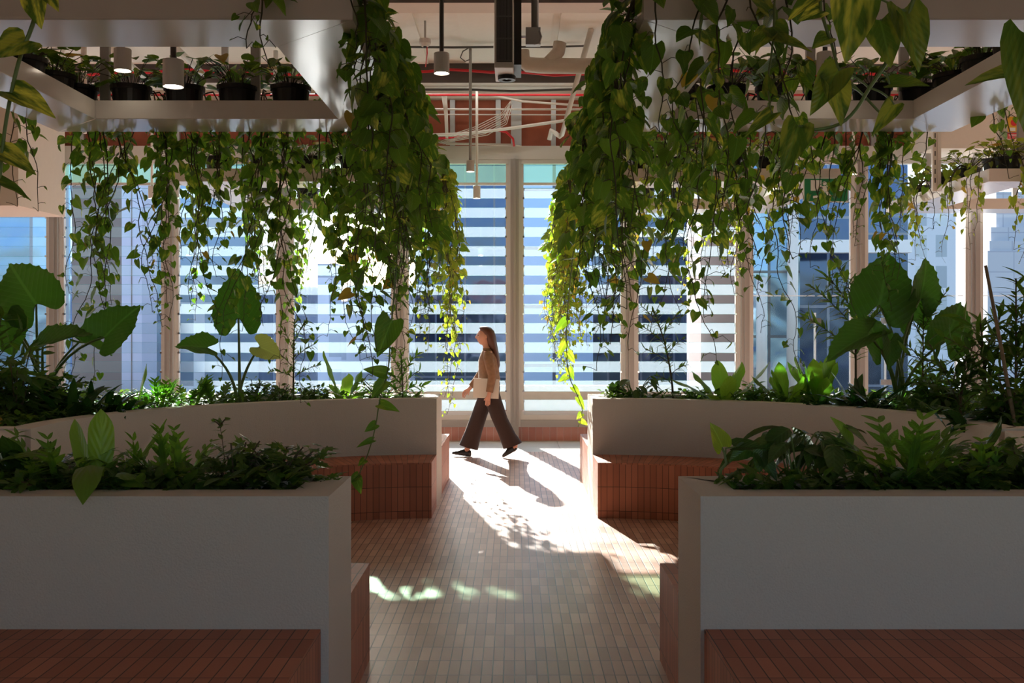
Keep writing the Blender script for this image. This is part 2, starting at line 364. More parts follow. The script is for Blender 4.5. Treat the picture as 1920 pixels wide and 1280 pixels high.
for k in bays:
    xc = (k + .5) * BAY; n = k + 7
    louv = k < 2
    root = bpy.data.objects.new('window_%d' % n, None); COL.objects.link(root); root.location = (xc, WY, 0); root['kind'] = 'structure'
    w = BAY / 2 - .085
    g = G()
    g.box(-w, w, -.06, .05, .2, .30, 0); g.box(-w, w, -.04, .05, .30, .372, 1)
    g.box(-w, w, -.05, .05, 3.93, 3.99, 1)
    for sx in (-1, 1):
        g.box(sx * (w - .02) - .02, sx * (w - .02) + .02, -.03, .04, .372, 3.93, 1)
    if louv: g.box(-w, w, -.02, .02, 3.63, 3.665, 1)
    g.build('window_frame', [M['frame'], M['frame_lt']], root, weld=False)
    if louv:
        g = G(); g.box(-w + .03, w - .03, -.004, .004, 3.665, 3.93); g.build('sun_tint_pane', M['suntint'], root)  # added pane in place of the outside soffit, greens the floor sunlight
        for i in range(12):
            o = link('louvre_blade', GLARE if k > -4 else BLADE, root); o.location = (0, 0, .375 + .13 + i * .2735)
            c = link('blade_clip', CLIP, root); c.location = o.location
        g = G(); g.box(-w + .03, w - .03, -.002, .002, .372, .43); g.build('insect_strip', M['stud'], root)
    else:
        g = G(); g.box(-w + .03, w - .03, -.005, .005, .372, 3.93); g.build('glass_pane', M['pane'], root)

# ------------------------------------------------------------------ planters and benches
PCX, PCY, RW, RB = .70, 6.70, 2.37, 1.82
ZP, ZS, ZB = .967, .905, .467
XO = 5.6
def arc(r, a0, a1, n=30):
    return [(PCX + r * math.cos(math.radians(a0 + (a1 - a0) * i / n)), PCY + r * math.sin(math.radians(a0 + (a1 - a0) * i / n))) for i in range(n + 1)]
def inset(poly, t):
    n = len(poly); out = []
    for i in range(n):
        p, q, r = Vector(poly[i - 1]), Vector(poly[i]), Vector(poly[(i + 1) % n])
        d1, d2 = (q - p).normalized(), (r - q).normalized()
        n1, n2 = Vector((-d1.y, d1.x)), Vector((-d2.y, d2.x))
        b = (n1 + n2).normalized(); out.append(tuple(q + b * (t / max(.3, b.dot(n1)))))
    return out
front_poly = [(PCX, 3.81), (XO, 3.81), (XO, 6.25)] + arc(RW, -11, -90)
back_arc = arc(RW, 90, -8)
back_poly = [(XO, back_arc[-1][1]), (XO, 9.71), (PCX, 9.71)] + back_arc
def mirror(p): return [(-x, y) for x, y in reversed(p)]
def planter(poly, label):
    root = empty('planter', (0, 0, 0), label, 'planter', 'white rendered planters')
    inn = inset(poly, .16); n = len(poly); g = G()
    for i in range(n):
        a, b, c, d = poly[i], poly[(i + 1) % n], inn[i], inn[(i + 1) % n]
        g.face([(*a, 0), (*b, 0), (*b, ZP), (*a, ZP)])
        g.face([(*a, ZP), (*b, ZP), (*d, ZP), (*c, ZP)])
        g.face([(*d, ZS - .1), (*c, ZS - .1), (*c, ZP), (*d, ZP)])
    o = g.build('wall', M['render'], root)
    g = G(); g.face([(*p, ZS) for p in inn], inn); g.build('soil', M['soil'], root)
    return inn
IN_FR = planter(front_poly, 'white rendered planter at front, right of the aisle, philodendron growing over its corner')
IN_FL = planter(mirror(front_poly), 'white rendered planter at front, left of the aisle, ivy growing over its corner')
IN_BR = planter(back_poly, 'curved white planter by the windows, right of the aisle, behind the sunlit tiled bench')
IN_BL = planter(mirror(back_poly), 'curved white planter by the windows, left of the aisle, with a vine trailing down it')

def bench_straight(x0, x1, y0, y1, label):
    root = empty('tiled_bench', ((x0 + x1) / 2, (y0 + y1) / 2, 0), label, 'bench', 'terracotta tiled benches')
    cx, cy = (x0 + x1) / 2, (y0 + y1) / 2
    g = G()
    g.face([(x0 - cx, y0 - cy, ZB), (x1 - cx, y0 - cy, ZB), (x1 - cx, y1 - cy, ZB), (x0 - cx, y1 - cy, ZB)], [(x0, y0 - 3.28), (x1, y0 - 3.28), (x1, y1 - 3.28), (x0, y1 - 3.28)])
    g.face([(x0 - cx, y0 - cy, ZB - .012), (x1 - cx, y0 - cy, ZB - .012), (x1 - cx, y1 - cy, ZB - .012), (x0 - cx, y1 - cy, ZB - .012)])
    for a, b in (((x0, y0), (x1, y0)), ((x1, y0), (x1, y1)), ((x1, y1), (x0, y1)), ((x0, y1), (x0, y0))):
        g.face([(a[0] - cx, a[1] - cy, ZB - .012), (b[0] - cx, b[1] - cy, ZB - .012), (b[0] - cx, b[1] - cy, ZB), (a[0] - cx, a[1] - cy, ZB)], [(0, 0), (.04, 0), (.04, .01), (0, .01)])
    g.build('seat', M['bench'], root)
    g = G(); d = 0
    for a, b in (((x0, y0), (x1, y0)), ((x1, y0), (x1, y1)), ((x1, y1), (x0, y1)), ((x0, y1), (x0, y0))):
        l = math.dist(a, b)
        g.face([(a[0] - cx, a[1] - cy, 0), (b[0] - cx, b[1] - cy, 0), (b[0] - cx, b[1] - cy, ZB - .012), (a[0] - cx, a[1] - cy, ZB - .012)], [(d, -ZB), (d + l, -ZB), (d + l, -.012), (d, -.012)]); d += l
    g.build('riser', M['bench'], root)
def bench_arc(sx, a0, a1, label):
    root = empty('tiled_bench', (sx * PCX, PCY, 0), label, 'bench', 'terracotta tiled benches')
    n = 48; g = G(); h = G(); zt = ZB - .012
    def pt(r, a, z): return (sx * r * math.cos(a), r * math.sin(a), z)
    for i in range(n):
        a, b = math.radians(a0 + (a1 - a0) * i / n), math.radians(a0 + (a1 - a0) * (i + 1) / n)
        ua, ub = a * 2.08, b * 2.08
        g.face([pt(RB, a, ZB), pt(RB, b, ZB), pt(RW - .002, b, ZB), pt(RW - .002, a, ZB)], [(ua, RB), (ub, RB), (ub, RW), (ua, RW)])
        g.face([pt(RB, a, zt), pt(RB, b, zt), pt(RB, b, ZB), pt(RB, a, ZB)], [(ua, .05), (ub, .05), (ub, .06), (ua, .06)])
        h.face([pt(RB, a, 0), pt(RB, b, 0), pt(RB, b, zt), pt(RB, a, zt)], [(a * RB, -ZB), (b * RB, -ZB), (b * RB, -.012), (a * RB, -.012)])
        h.face([pt(RW - .002, a, 0), pt(RW - .002, b, 0), pt(RW - .002, b, zt), pt(RW - .002, a, zt)])
    for an in (a0, a1):
        a = math.radians(an)
        h.face([pt(RB, a, 0), pt(RW - .002, a, 0), pt(RW - .002, a, zt), pt(RB, a, zt)], [(RB, -ZB), (RW, -ZB), (RW, -.012), (RB, -.012)])
        g.face([pt(RB, a, zt), pt(RW - .002, a, zt), pt(RW - .002, a, ZB), pt(RB, a, ZB)], [(RB, .05), (RW, .05), (RW, .06), (RB, .06)])
    g.build('seat', M['bench'], root); h.build('riser', M['bench'], root)
bench_arc(1, 90, -7, 'curved terracotta tiled bench against the back planter right of the aisle, its corner in sun')
bench_arc(-1, 90, -7, 'curved terracotta tiled bench against the back planter left of the aisle, all in shade')
bench_arc(1, -90, -10, 'tiled bench behind the front planter right of the aisle, only its grooved end showing')
bench_arc(-1, -90, -10, 'tiled bench behind the front planter left of the aisle, only its grooved end showing')
bench_straight(PCX + .014, XO, 3.17, 3.808, 'nearest terracotta tiled bench, right of the aisle, in front of white planter')
bench_straight(-XO, -PCX - .03, 3.17, 3.808, 'nearest terracotta tiled bench, left of the aisle, in front of white planter')
bench_straight(PCX, XO, 9.712, 10.84, 'tiled bench on the window side of the back planter right of the aisle')
bench_straight(-XO, -PCX, 9.712, 10.84, 'tiled bench on the window side of the back planter left of the aisle')

# ------------------------------------------------------------------ hanging trays
ZT, TH, TW = 3.2, .142, .51
POSTM = None
def tray(x0, x1, y0, y1, label, posts):
    cx, cy = (x0 + x1) / 2, (y0 + y1) / 2
    root = empty('hanging_tray', (cx, cy, ZT), label, 'hanging tray', 'white hanging planter trays')
    o = [(x0 - cx, y0 - cy), (x1 - cx, y0 - cy), (x1 - cx, y1 - cy), (x0 - cx, y1 - cy)]
    def ins(t): return [(x0 - cx + t, y0 - cy + t), (x1 - cx - t, y0 - cy + t), (x1 - cx - t, y1 - cy - t), (x0 - cx + t, y1 - cy - t)]
    i_ = ins(TW); t = .012; o2, i2 = ins(t), ins(TW - t)
    for k in range(4):
        j = (k + 1) % 4; g = G()
        g.prism([o[k], o[j], i_[j], i_[k]], 0, t)
        g.prism([o[k], o[j], o2[j], o2[k]], t, TH)
        g.prism([i2[k], i2[j], i_[j], i_[k]], t, TH)
        ob = g.build('tray_arm', M['traymetal'], root, weld=True)
        bv = ob.modifiers.new('edge', 'BEVEL'); bv.width = .003; bv.segments = 1; bv.limit_method = 'ANGLE'
    for px, py in posts:
        g = G(); x, y = px - cx, py - cy
        g.box(x - .035, x + .035, y - .003, y + .003, t, 5.0 - ZT); g.box(x - .035, x - .030, y, y + .04, t, 5.0 - ZT); g.box(x + .030, x + .035, y, y + .04, t, 5.0 - ZT)
        g.build('hanger', M['post'], root)
RINGS = {}
NEAR, FAR = (5.25, 8.25), (11.04, 14.1)
for key, x0, x1, (y0, y1), lab in (('NL', -3.72, -.84, NEAR, 'nearer white hanging planter tray left of the aisle, two lit pendants beside it'),
                                   ('NR', .67, 3.56, NEAR, 'nearer white hanging planter tray right of the aisle, overgrown by large leaves'),
                                   ('FL', -3.72, -.84, FAR, 'farther white hanging planter tray left of the aisle, close to the louvres'),
                                   ('FR', .67, 3.56, FAR, 'farther white hanging planter tray right of the aisle, close to the louvres'),
                                   ('XR', 5.18, 8.07, FAR, 'white hanging planter tray at the far right beside the fixed glass')):
    posts = [(x0 + .48, y1 - .26), (x0 + 1.67, y1 - .26), (x1 - .48, y1 - .26), (x0 + .48, y0 + .26), (x1 - .48, y0 + .26)]
    tray(x0, x1, y0, y1, lab, posts); RINGS[key] = (x0, x1, y0, y1)

# ------------------------------------------------------------------ leaf shapes: x across, y towards the tip, z along the face normal
def tpl_rows(rows, cup=.06, droop=.12, wave=0.0, nx=2):
    """rows: (y at midrib, y at edge, half width); nx quads each side of the midrib"""
    vs, uv, fs = [], [], []
    for i, (yc, ye, w) in enumerate(rows):
        for j in range(-nx, nx + 1):
            s = j / nx
            y = yc + (ye - yc) * abs(s) ** 1.3
            z = cup * abs(s) * w * 2.2 - droop * max(0, y) ** 2 + wave * math.sin(i * 2.3 + (0 if s > 0 else 1.5)) * abs(s) ** 2
            vs.append((s * w, y, z)); uv.append((.5 + .5 * s * w / .5, y))
    k = 2 * nx + 1
    for i in range(len(rows) - 1):
        for j in range(k - 1):
            fs.append((i * k + j, i * k + j + 1, (i + 1) * k + j + 1, (i + 1) * k + j))
    return np.array(vs), uv, fs
HEART = tpl_rows([(0, -.03, .10), (.02, -.13, .26), (.10, -.09, .39), (.24, .10, .46), (.40, .30, .44), (.57, .50, .36), (.74, .69, .245), (.88, .86, .115), (1.0, 1.0, .008)], cup=.10, droop=.16, wave=.012)
HEART2 = tpl_rows([(0, -.04, .12), (.03, -.15, .30), (.12, -.06, .42), (.28, .16, .48), (.48, .42, .42), (.68, .63, .29), (.86, .84, .13), (1.0, 1.0, .01)], cup=-.08, droop=.30, wave=.02)
OVAL = tpl_rows([(0, 0, .02), (.12, .10, .16), (.3, .28, .25), (.5, .49, .26), (.7, .7, .19), (.87, .87, .09), (1, 1, .006)], cup=.10, droop=.18)
LANCE = tpl_rows([(0, 0, .015), (.2, .19, .075), (.45, .45, .095), (.72, .72, .06), (1, 1, .004)], cup=.15, droop=.15, nx=1)
SMALL = tpl_rows([(0, 0, .03), (.25, .22, .24), (.55, .55, .25), (.8, .8, .13), (1, 1, .01)], cup=.1, droop=.15, nx=1)
def _aloc():
    yy = [0, .0, .06, .16, .28, .40, .52, .64, .75, .85, .93, 1.0]
    ye = [-.06, -.34, -.33, -.16, .04, .22, .39, .55, .69, .81, .91, 1.0]
    ww = [.06, .20, .36, .45, .49, .48, .43, .36, .27, .17, .085, .01]
    t = [i * 11 / 33 for i in range(34)]
    rows = list(zip(np.interp(t, range(12), yy), np.interp(t, range(12), ye), np.interp(t, range(12), ww)))
    vs, uv, fs = tpl_rows(rows, cup=.16, droop=.22, nx=5)
    for i in range(34):            # scalloped edge, pleats between the side veins
        for j in range(11):
            a = abs(j - 5) / 5; v = vs[i * 11 + j]
            ph = math.cos(i * 2.094)
            v[2] += .016 * ph * a * (1 - .3 * a) + .03 * a * a * math.sin(i * .55 + (0 if j > 5 else 1.3))
            if a > .7: v[0] *= 1 + .035 * ph * a; v[1] += .012 * ph * a
    return vs, uv, fs
ALOC = _aloc()
def _ivy():
    ang = [-90, -50, -25, 5, 28, 55, 75, 90]
    rad = [.10, .38, .22, .52, .30, .60, .5, 1.0]
    pts = [(rad[i] * math.cos(math.radians(ang[i])) , rad[i] * math.sin(math.radians(ang[i]))) for i in range(8)]
    full = pts[:-1] + [pts[-1]] + [(-x, y) for x, y in reversed(pts[1:-1])]
    vs = [(0, .12, .05)] + [(x, y, -.10 * (x * x + y * y)) for x, y in full]
    n = len(full)
    fs = [(0, 1 + i, 1 + (i + 1) % n) for i in range(n)]
    uv = [(.5 + x * .8, y) for x, y, z in vs]
    return np.array(vs), uv, fs
IVY = _ivy()
def leaf(g, pos, f, n, size, tpl=HEART, mat=0, tint=None, sx=1.0):
    f = Vector(f).normalized(); n = Vector(n)
    n = n - f * n.dot(f)
    n = n.normalized() if n.length > 1e-4 else f.orthogonal().normalized()
    s = f.cross(n)
    A = np.array([list(s * sx), list(f), list(n)]) * size
    vs = tpl[0] @ A + np.array(pos)
    g.add([tuple(v) for v in vs], tpl[2], tpl[1], mat, tint or (R.random(), R.random() ** 2, R.random()))
def unit(az, el):
    return Vector((math.cos(el) * math.cos(az), math.cos(el) * math.sin(az), math.sin(el)))
def curve_pts(p0, d0, p1, n=6, sag=0.0):
    """bowed stem from p0 leaving along d0 to p1"""
    p0, p1, d0 = Vector(p0), Vector(p1), Vector(d0).normalized()
    c = p0 + d0 * (p1 - p0).length * .55
    return [(p0 * (1 - t) ** 2 + c * 2 * t * (1 - t) + p1 * t * t) for t in [i / n for i in range(n + 1)]]
def strap(g, p0, az, lean, bend, Lg, W, wav=.0, mat=0, tint=None, n=14, twist=0.0, shape='nest', end=None):
    """strap-shaped frond that rises from p0, leaning by lean and arching over by bend (radians)"""
    tint = tint or (R.random(), R.random() ** 2, R.random() * .9)
    p = Vector(p0); vs, uv, fs = [], [], []
    ph = R.random() * 6
    for i in range(n + 1):
        t = i / n
        th = lean + bend * t ** 1.4
        d = Vector((math.cos(az) * math.sin(th), math.sin(az) * math.sin(th), math.cos(th)))
        if i: p = p + d * (Lg / n)
        side = Vector((-math.sin(az), math.cos(az), 0))
        nr = side.cross(d)
        a = twist * t
        sd = side * math.cos(a) + nr * math.sin(a); nn = sd.cross(d)
        if shape == 'nest': w = W * min(1, .22 + 1.5 * t) * (1 - max(0, (t - .72) / .28) ** 2.2)
        elif shape == 'lance': w = W * max(.02, math.sin(math.pi * min(1, .04 + t * .96)) ** .75)
        else: w = W * (.5 + .5 * t) * (1 - max(0, (t - .6) / .4) ** 1.6)
        w = max(w, .0015)
        for j in (-2, -1, 0, 1, 2):
            s = j / 2
            wv = wav * W * math.sin(t * 17 + ph + (0 if s > 0 else 2)) * abs(s)
            vs.append(p + sd * (s * w * (1 + .12 * wav * math.sin(t * 23 + ph))) - nn * (-abs(s) * w * .28) + nn * wv)
            uv.append((.5 + s * .25, t * 1.0))
    for i in range(n):
        for j in range(4):
            fs.append((i * 5 + j, i * 5 + j + 1, (i + 1) * 5 + j + 1, (i + 1) * 5 + j))
    g.add(vs, fs, uv, mat, tint)
    return p
def fern_frond(g, p0, az, lean, bend, Lg, mat=0, lobes=6, lobe=.45):
    """upright kangaroo-fern frond: a strap with finger lobes"""
    tint = (R.random(), 0, R.random() * .9)
    strap(g, p0, az, lean, bend, Lg, Lg * .052, mat=mat, tint=tint, n=10, shape='nest')
    p = Vector(p0); n = 20
    for i in range(n + 1):
        t = i / n; th = lean + bend * t ** 1.4
        d = Vector((math.cos(az) * math.sin(th), math.sin(az) * math.sin(th), math.cos(th)))
        if i: p = p + d * (Lg / n)
        if t > .42 and i % max(1, int(13 / lobes)) == 0:
            side = Vector((-math.sin(az), math.cos(az), 0)); nn = side.cross(d)
            for sg in (-1, 1):
                ll = Lg * lobe * (1.15 - abs(t - .62) * 1.1) * R.uniform(.8, 1.1)
                f = (d * 1.0 + side * sg * .62 - Vector((0, 0, .10))).normalized()
                leaf(g, p, f, nn * -1 + Vector((0, 0, .4)), ll, LANCE, mat, tint, sx=1.75)

# ------------------------------------------------------------------ trailing pothos
def vine_mesh(seed, Lg, ls, step, spread=.06):
    r = random.Random(seed); g = G()
    pts = [Vector((-.20, 0, .10)), Vector((-.10, 0, .13)), Vector((-.02, 0, .07)), Vector((.03, 0, 0))]
    x, y, z = .05, 0, -.02; vx, vy = .0, .0
    while z > -Lg:
        vx = .8 * vx + r.gauss(0, .012); vy = .8 * vy + r.gauss(0, .016)
        x = x + vx * .55 - .06 * (x - .06); y += vy * .55
        z -= .05; pts.append(Vector((x, y, z)))
    n = len(pts)
    g.tube(pts, [.0058 - .0036 * i / n for i in range(n)], 5, 1)
    side = r.choice((0, math.pi)); d = 0; nxt = .04
    for i in range(2, n):
        d += (pts[i] - pts[i - 1]).length
        if d < nxt: continue
        nxt += step * r.uniform(.6, 1.4); side += math.pi + r.gauss(0, .7)
        if r.random() < .05: continue
        az = side if r.random() < .55 else r.uniform(-math.pi, math.pi)
        h = Vector((math.cos(az), math.sin(az), 0))
        pl = ls * r.uniform(.35, .95)
        q = pts[i] + h * pl + Vector((0, 0, r.uniform(-.25, .35) * pl))
        g.tube([pts[i], pts[i] + h * pl * .5 + Vector((0, 0, .2 * pl)), q], .0022, 3, 1, cap=False)
        size = ls * r.uniform(.62, 1.2) * (1 if d < Lg * .7 else 1 - .45 * (d - Lg * .7) / (Lg * .3))
        f = Vector((0, 0, -1)) * r.uniform(.35, 1.0) + h * r.uniform(.1, .8) + Vector((r.gauss(0, .3), r.gauss(0, .3), r.gauss(0, .15)))
        nn = h * r.uniform(.2, .9) + Vector((0, 0, r.uniform(.3, .9))) + Vector((r.gauss(0, .35), r.gauss(0, .35), 0))
        leaf(g, q, f, nn, size, HEART if r.random() < .7 else HEART2, 0, (r.random(), r.random() ** 1.5, r.random()), sx=r.uniform(.88, 1.08))
        if r.random() < .06:      # short air root
            g.tube([pts[i], pts[i] + Vector((r.gauss(0, .03), r.gauss(0, .03), -.05)), pts[i] + Vector((r.gauss(0, .04), r.gauss(0, .04), -.11))], .0013, 3, 1, cap=False)
    return g
LENS = [.35, .7, 1.1, 1.5, 1.9, 2.3]
VINES = {}
for cls, ls, step in (('L', .135, .075), ('M', .108, .068), ('S', .098, .062)):
    for li, Lg in enumerate(LENS):
        VINES[cls, li] = []
        for k in range(4):
            gg = vine_mesh(hash((ord(cls), li, k)) % 9999, Lg, ls, step)
            VINES[cls, li].append(gg.mesh('vine', [M['pothossun'] if cls == 'S' else M['pothos'], M['stem']], smooth=True))
def topleaf_mesh(seed, ls, mat):
    r = random.Random(seed); g = G()
    for k in range(36):
        az = r.uniform(0, 6.28); rr = r.uniform(.03, .19)
        b = Vector((rr * math.cos(az) * .6, rr * math.sin(az) * .6, .27))
        q = Vector((rr * 1.5 * math.cos(az), rr * 1.5 * math.sin(az), .27 + r.uniform(.05, .22)))
        g.tube(curve_pts(b, (0, 0, 1), q, 3), .003, 4, 1, cap=False)
        f = unit(az + r.gauss(0, .5), r.uniform(-.7, .5))
        leaf(g, q, f, Vector((0, 0, 1)) + unit(az, 0) * .4, ls * r.uniform(.7, 1.15), HEART, 0, (r.random(), r.random() ** 2, r.random()))
    return g.mesh('foliage', [mat, M['stem']], smooth=True)
TOPS = {c: [topleaf_mesh(50 + k, s, M['pothossun'] if c == 'S' else M['pothos']) for k in range(3)] for c, s in (('L', .13), ('M', .12), ('S', .10))}
g = G()
g.lathe([(.001, 0), (.112, 0), (.118, .01), (.145, .255), (.158, .257), (.160, .290), (.148, .290), (.142, .262), (.138, .25), (.001, .25)], 24)
POT = g.mesh('pot', M['pot'], smooth=False)
ORD = 'first second third fourth fifth sixth seventh eighth ninth tenth eleventh twelfth'.split()
def pothos_row(ring, arm, spots, cls, nv, lens, label, outdir, lane=None, group=None, jit=.12, vis=True, rot=.5):
    """one potted pothos per spot along an arm; its vines drop over the arm's outer lip"""
    x0, x1, y0, y1 = RINGS[ring]
    for i, sp in enumerate(spots):
        if arm == 'back': c = Vector((sp, y1 - TW / 2, 0))
        elif arm == 'front': c = Vector((sp, y0 + TW / 2, 0))
        elif arm == 'right': c = Vector((x1 - TW / 2, sp, 0))
        else: c = Vector((x0 + TW / 2, sp, 0))
        root = empty('potted_pothos', (c.x, c.y, ZT + .013), (label % ORD[i]) if '%s' in label else label, 'hanging plant', group or 'potted pothos along the hanging trays')
        link('pot', POT, root).rotation_euler = (0, 0, R.random() * 6)
        fo = link('foliage', R.choice(TOPS[cls]), root); fo.rotation_euler = (0, 0, R.random() * 6)
        lo = lens(sp) if callable(lens) else lens
        for k in range(nv(sp) if callable(nv) else nv):
            Lw = max(.3, R.gauss(lo[0], lo[1]))
            li = min(range(len(LENS)), key=lambda q: abs(LENS[q] - Lw))
            od = outdir if not isinstance(outdir, list) else R.choice(outdir)
            o = link('vine', R.choice(VINES[cls, li]), root)
            az = {'+x': 0, '-x': math.pi, '+y': math.pi / 2, '-y': -math.pi / 2}[od]
            dv = Vector((math.cos(az), math.sin(az), 0)); sd = Vector((-dv.y, dv.x, 0))
            o.location = dv * (TW / 2 + .01) + sd * R.uniform(-.24, .24) + Vector((0, 0, TH + R.uniform(-.01, .02)))
            o.rotation_euler = (0, 0, az + R.uniform(-rot, rot))
            sc = Lw / LENS[li]; o.scale = (R.choice((-1, 1)) * 0 + 1, R.choice((-1, 1)), min(1.25, max(.8, sc)))
def rng(a, b, n): return [a + (b - a) * i / (n - 1) for i in range(n)]
# nearer left tray
pothos_row('NL', 'back', rng(-3.45, -1.35, 6), 'M', 7, lambda x: (1.5 + .28 * math.sin(x * 3), .38), 'black-potted pothos on the window-side arm of the nearer left tray, %s from the left', '+y')
pothos_row('NL', 'right', rng(5.55, 7.9, 6), 'L', 7, lambda y: (1.0 + .22 * (y - 5.5), .4), 'black-potted pothos on the aisle arm of the nearer left tray, %s from the camera', '+x')
pothos_row('NL', 'left', rng(6.2, 7.6, 4), 'M', 2, (.6, .25), 'black-potted pothos on the outer arm of the nearer left tray, %s from the camera', '-x')
pothos_row('NL', 'front', [-1.1], 'L', 3, (.36, .06), 'black-potted pothos at the aisle corner of the nearer left tray, only short shoots hanging', '-y')
# nearer right tray
pothos_row('NR', 'back', rng(1.3, 3.2, 6), 'M', 6, lambda x: (1.15 + .25 * math.sin(x * 4), .35), 'black-potted pothos on the window-side arm of the nearer right tray, %s from the left', '+y')
pothos_row('NR', 'left', rng(5.55, 7.9, 6), 'L', 7, lambda y: (1.05 + .2 * (y - 5.5), .4), 'black-potted pothos on the aisle arm of the nearer right tray, %s from the camera', ['-x'] * 6 + ['+x'])
pothos_row('NR', 'right', rng(6.2, 7.6, 4), 'M', 2, (.6, .25), 'black-potted pothos on the outer arm of the nearer right tray, %s from the camera', '+x')
pothos_row('NR', 'front', [.95, 1.35], 'L', 3, (1.0, .3), 'big-leaved pothos at the aisle end of the nearer right tray, %s from the left', '-y')
# farther trays
pothos_row('FL', 'right', rng(11.3, 13.85, 6), 'S', lambda y: 8 if y < 11.9 else 2, lambda y: (1.95, .4) if y < 11.9 else (.5, .2), 'sunlit yellow-green pothos on the aisle arm of the farther left tray, %s from the camera', '+x')
pothos_row('FR', 'left', rng(11.3, 13.85, 6), 'S', 7, lambda y: (1.8 + .12 * (y - 12), .4), 'sunlit yellow-green pothos on the aisle arm of the farther right tray, %s from the camera', '-x')
pothos_row('FL', 'front', rng(-3.3, -1.3, 5), 'M', 4, lambda x: (1.0, .4), 'shaded pothos on the camera-side arm of the farther left tray, %s from the left', '-y')
pothos_row('FR', 'front', rng(1.0, 2.85, 5), 'S', 4, lambda x: (.75, .3), 'bright pothos on the camera-side arm of the farther right tray, %s from the left', '-y')
pothos_row('FL', 'back', rng(-3.35, -1.25, 5), 'M', 3, lambda x: (1.1, .4), 'backlit pothos on the louvre-side arm of the farther left tray, %s from the left', '-y')
pothos_row('FR', 'back', rng(1.25, 3.3, 5), 'S', 3, lambda x: (.8, .3), 'backlit pothos on the louvre-side arm of the farther right tray, %s from the left', '-y')
pothos_row('XR', 'left', rng(11.4, 13.6, 4), 'S', 3, (.55, .2), 'pothos on the left arm of the tray beside the fixed glass, %s from camera', '-x')
pothos_row('XR', 'front', [5.5, 6.1], 'S', 4, (.6, .2), 'pothos on the front arm of the tray beside the fixed glass, %s from left', '-y')

# foreground vines close to the camera, hanging from above the frame
def near_vine(name_label, stem, leaves, mat='pothosvar'):
    root = empty('trailing_vine', tuple(stem[0]), name_label, 'vine', 'large-leaved vines hanging close to the camera')
    o = Vector(stem[0])
    g = G(); pts = []
    st = [Vector(p) - o for p in stem]
    for i in range(len(st) - 1):
        for t in (0, .33, .66):
            p0, p1, p2, p3 = st[max(0, i - 1)], st[i], st[i + 1], st[min(len(st) - 1, i + 2)]
            pts.append(.5 * ((2 * p1) + (p2 - p0) * t + (2 * p0 - 5 * p1 + 4 * p2 - p3) * t * t + (-p0 + 3 * p1 - 3 * p2 + p3) * t ** 3))
    pts.append(st[-1])
    g.tube(pts, [.0058 - .002 * i / len(pts) for i in range(len(pts))], 8, 0)
    g.build('stem', M['petiole'], root, smooth=True)
    for (u, v, d, u2, v2, w, var, face) in leaves:
        a, b = P(u, v, d) - o, P(u2, v2, d - .05) - o
        h = G(); q = min(pts, key=lambda p: (p - a).length)
        if (q - a).length > .01: h.tube(curve_pts(q, (a - q) + Vector((0, 0, .03)), a, 5), .0028, 6, 1, cap=False)
        fv = b - a; ln = fv.length
        leaf(h, a, fv, Vector(face), ln, HEART, 0, (R.random() * .6, var, .2), sx=w * d / F / ln / .92)
        h.build('leaf', [M[mat], M['petiole']], root, smooth=True, weld=False)
D = 2.6
near_vine('large-leaved vine closest to the camera at the top left, yellow-streaked leaves along one stem',
          [P(95, -160, 2.4), P(78, -20, 2.4), P(60, 50, 2.4), P(40, 100, 2.4), P(22, 170, 2.4), P(8, 250, 2.4), P(0, 330, 2.4), P(-8, 400, 2.4)],
          [(52, 75, 2.4, -8, 100, 85, .5, (-.2, -1, .2)), (66, -8, 2.4, 72, 45, 52, 1.0, (0, -1, .3)), (85, -22, 2.4, 105, 12, 40, .9, (.2, -1, .2)),
           (20, 172, 2.4, 98, 207, 56, 1.0, (.1, -.8, .6)), (2, 285, 2.4, 62, 316, 46, .9, (.1, -.8, .6)), (-15, 340, 2.4, 55, 361, 30, .2, (0, -.5, .9))])
near_vine('large-leaved vine closest to the camera at the top right, two broad dark leaves overlapping',
          [P(1760, -130, D), P(1712, 2, D), P(1690, 60, D), P(1660, 120, D), P(1630, 165, D), P(1605, 205, D), P(1575, 232, D), P(1530, 243, D), P(1497, 236, D)],
          [(1600, -18, D, 1594, 108, 98, .7, (.05, -1, .15)), (1692, 18, D, 1733, 124, 82, .2, (.2, -1, .1)), (1650, 38, D, 1672, 118, 74, .25, (-.2, -1, .1)),
           (1572, 132, D, 1522, 206, 60, .2, (-.2, -1, .3)), (1560, 150, D, 1584, 228, 62, .5, (.2, -1, .1)), (1668, 158, D, 1742, 152, 42, .1, (0, -.8, .6)),
           (1676, 196, D, 1640, 247, 36, .4, (0, -1, .3)), (1497, 236, D, 1470, 318, 60, .3, (0, -1, .2))])
near_vine('long twisting vine at the top right, just left of the two broad dark leaves',
          [P(1548, -130, 3.1), P(1538, 0, 3.1), P(1545, 40, 3.1), P(1560, 85, 3.1), P(1572, 130, 3.1), P(1590, 150, 3.1), P(1625, 185, 3.1), P(1655, 215, 3.1), P(1678, 218, 3.1)],
          [(1540, 20, 3.1, 1500, 34, 34, .9, (0, -1, .3)), (1552, 70, 3.1, 1526, 85, 36, .3, (0, -1, .5)), (1536, -10, 3.1, 1478, 28, 42, .8, (0, -.7, .7))])
near_vine('dark soft-edged vine leaf hanging at the extreme right edge, nearest of all',
          [P(1935, -150, 1.7), P(1930, 0, 1.7), P(1925, 60, 1.7), P(1935, 130, 1.7)],
          [(1922, 62, 1.7, 1925, 262, 78, .2, (-.6, -.8, 0)), (1905, 138, 1.9, 1820, 146, 34, .3, (0, -.9, .5))])
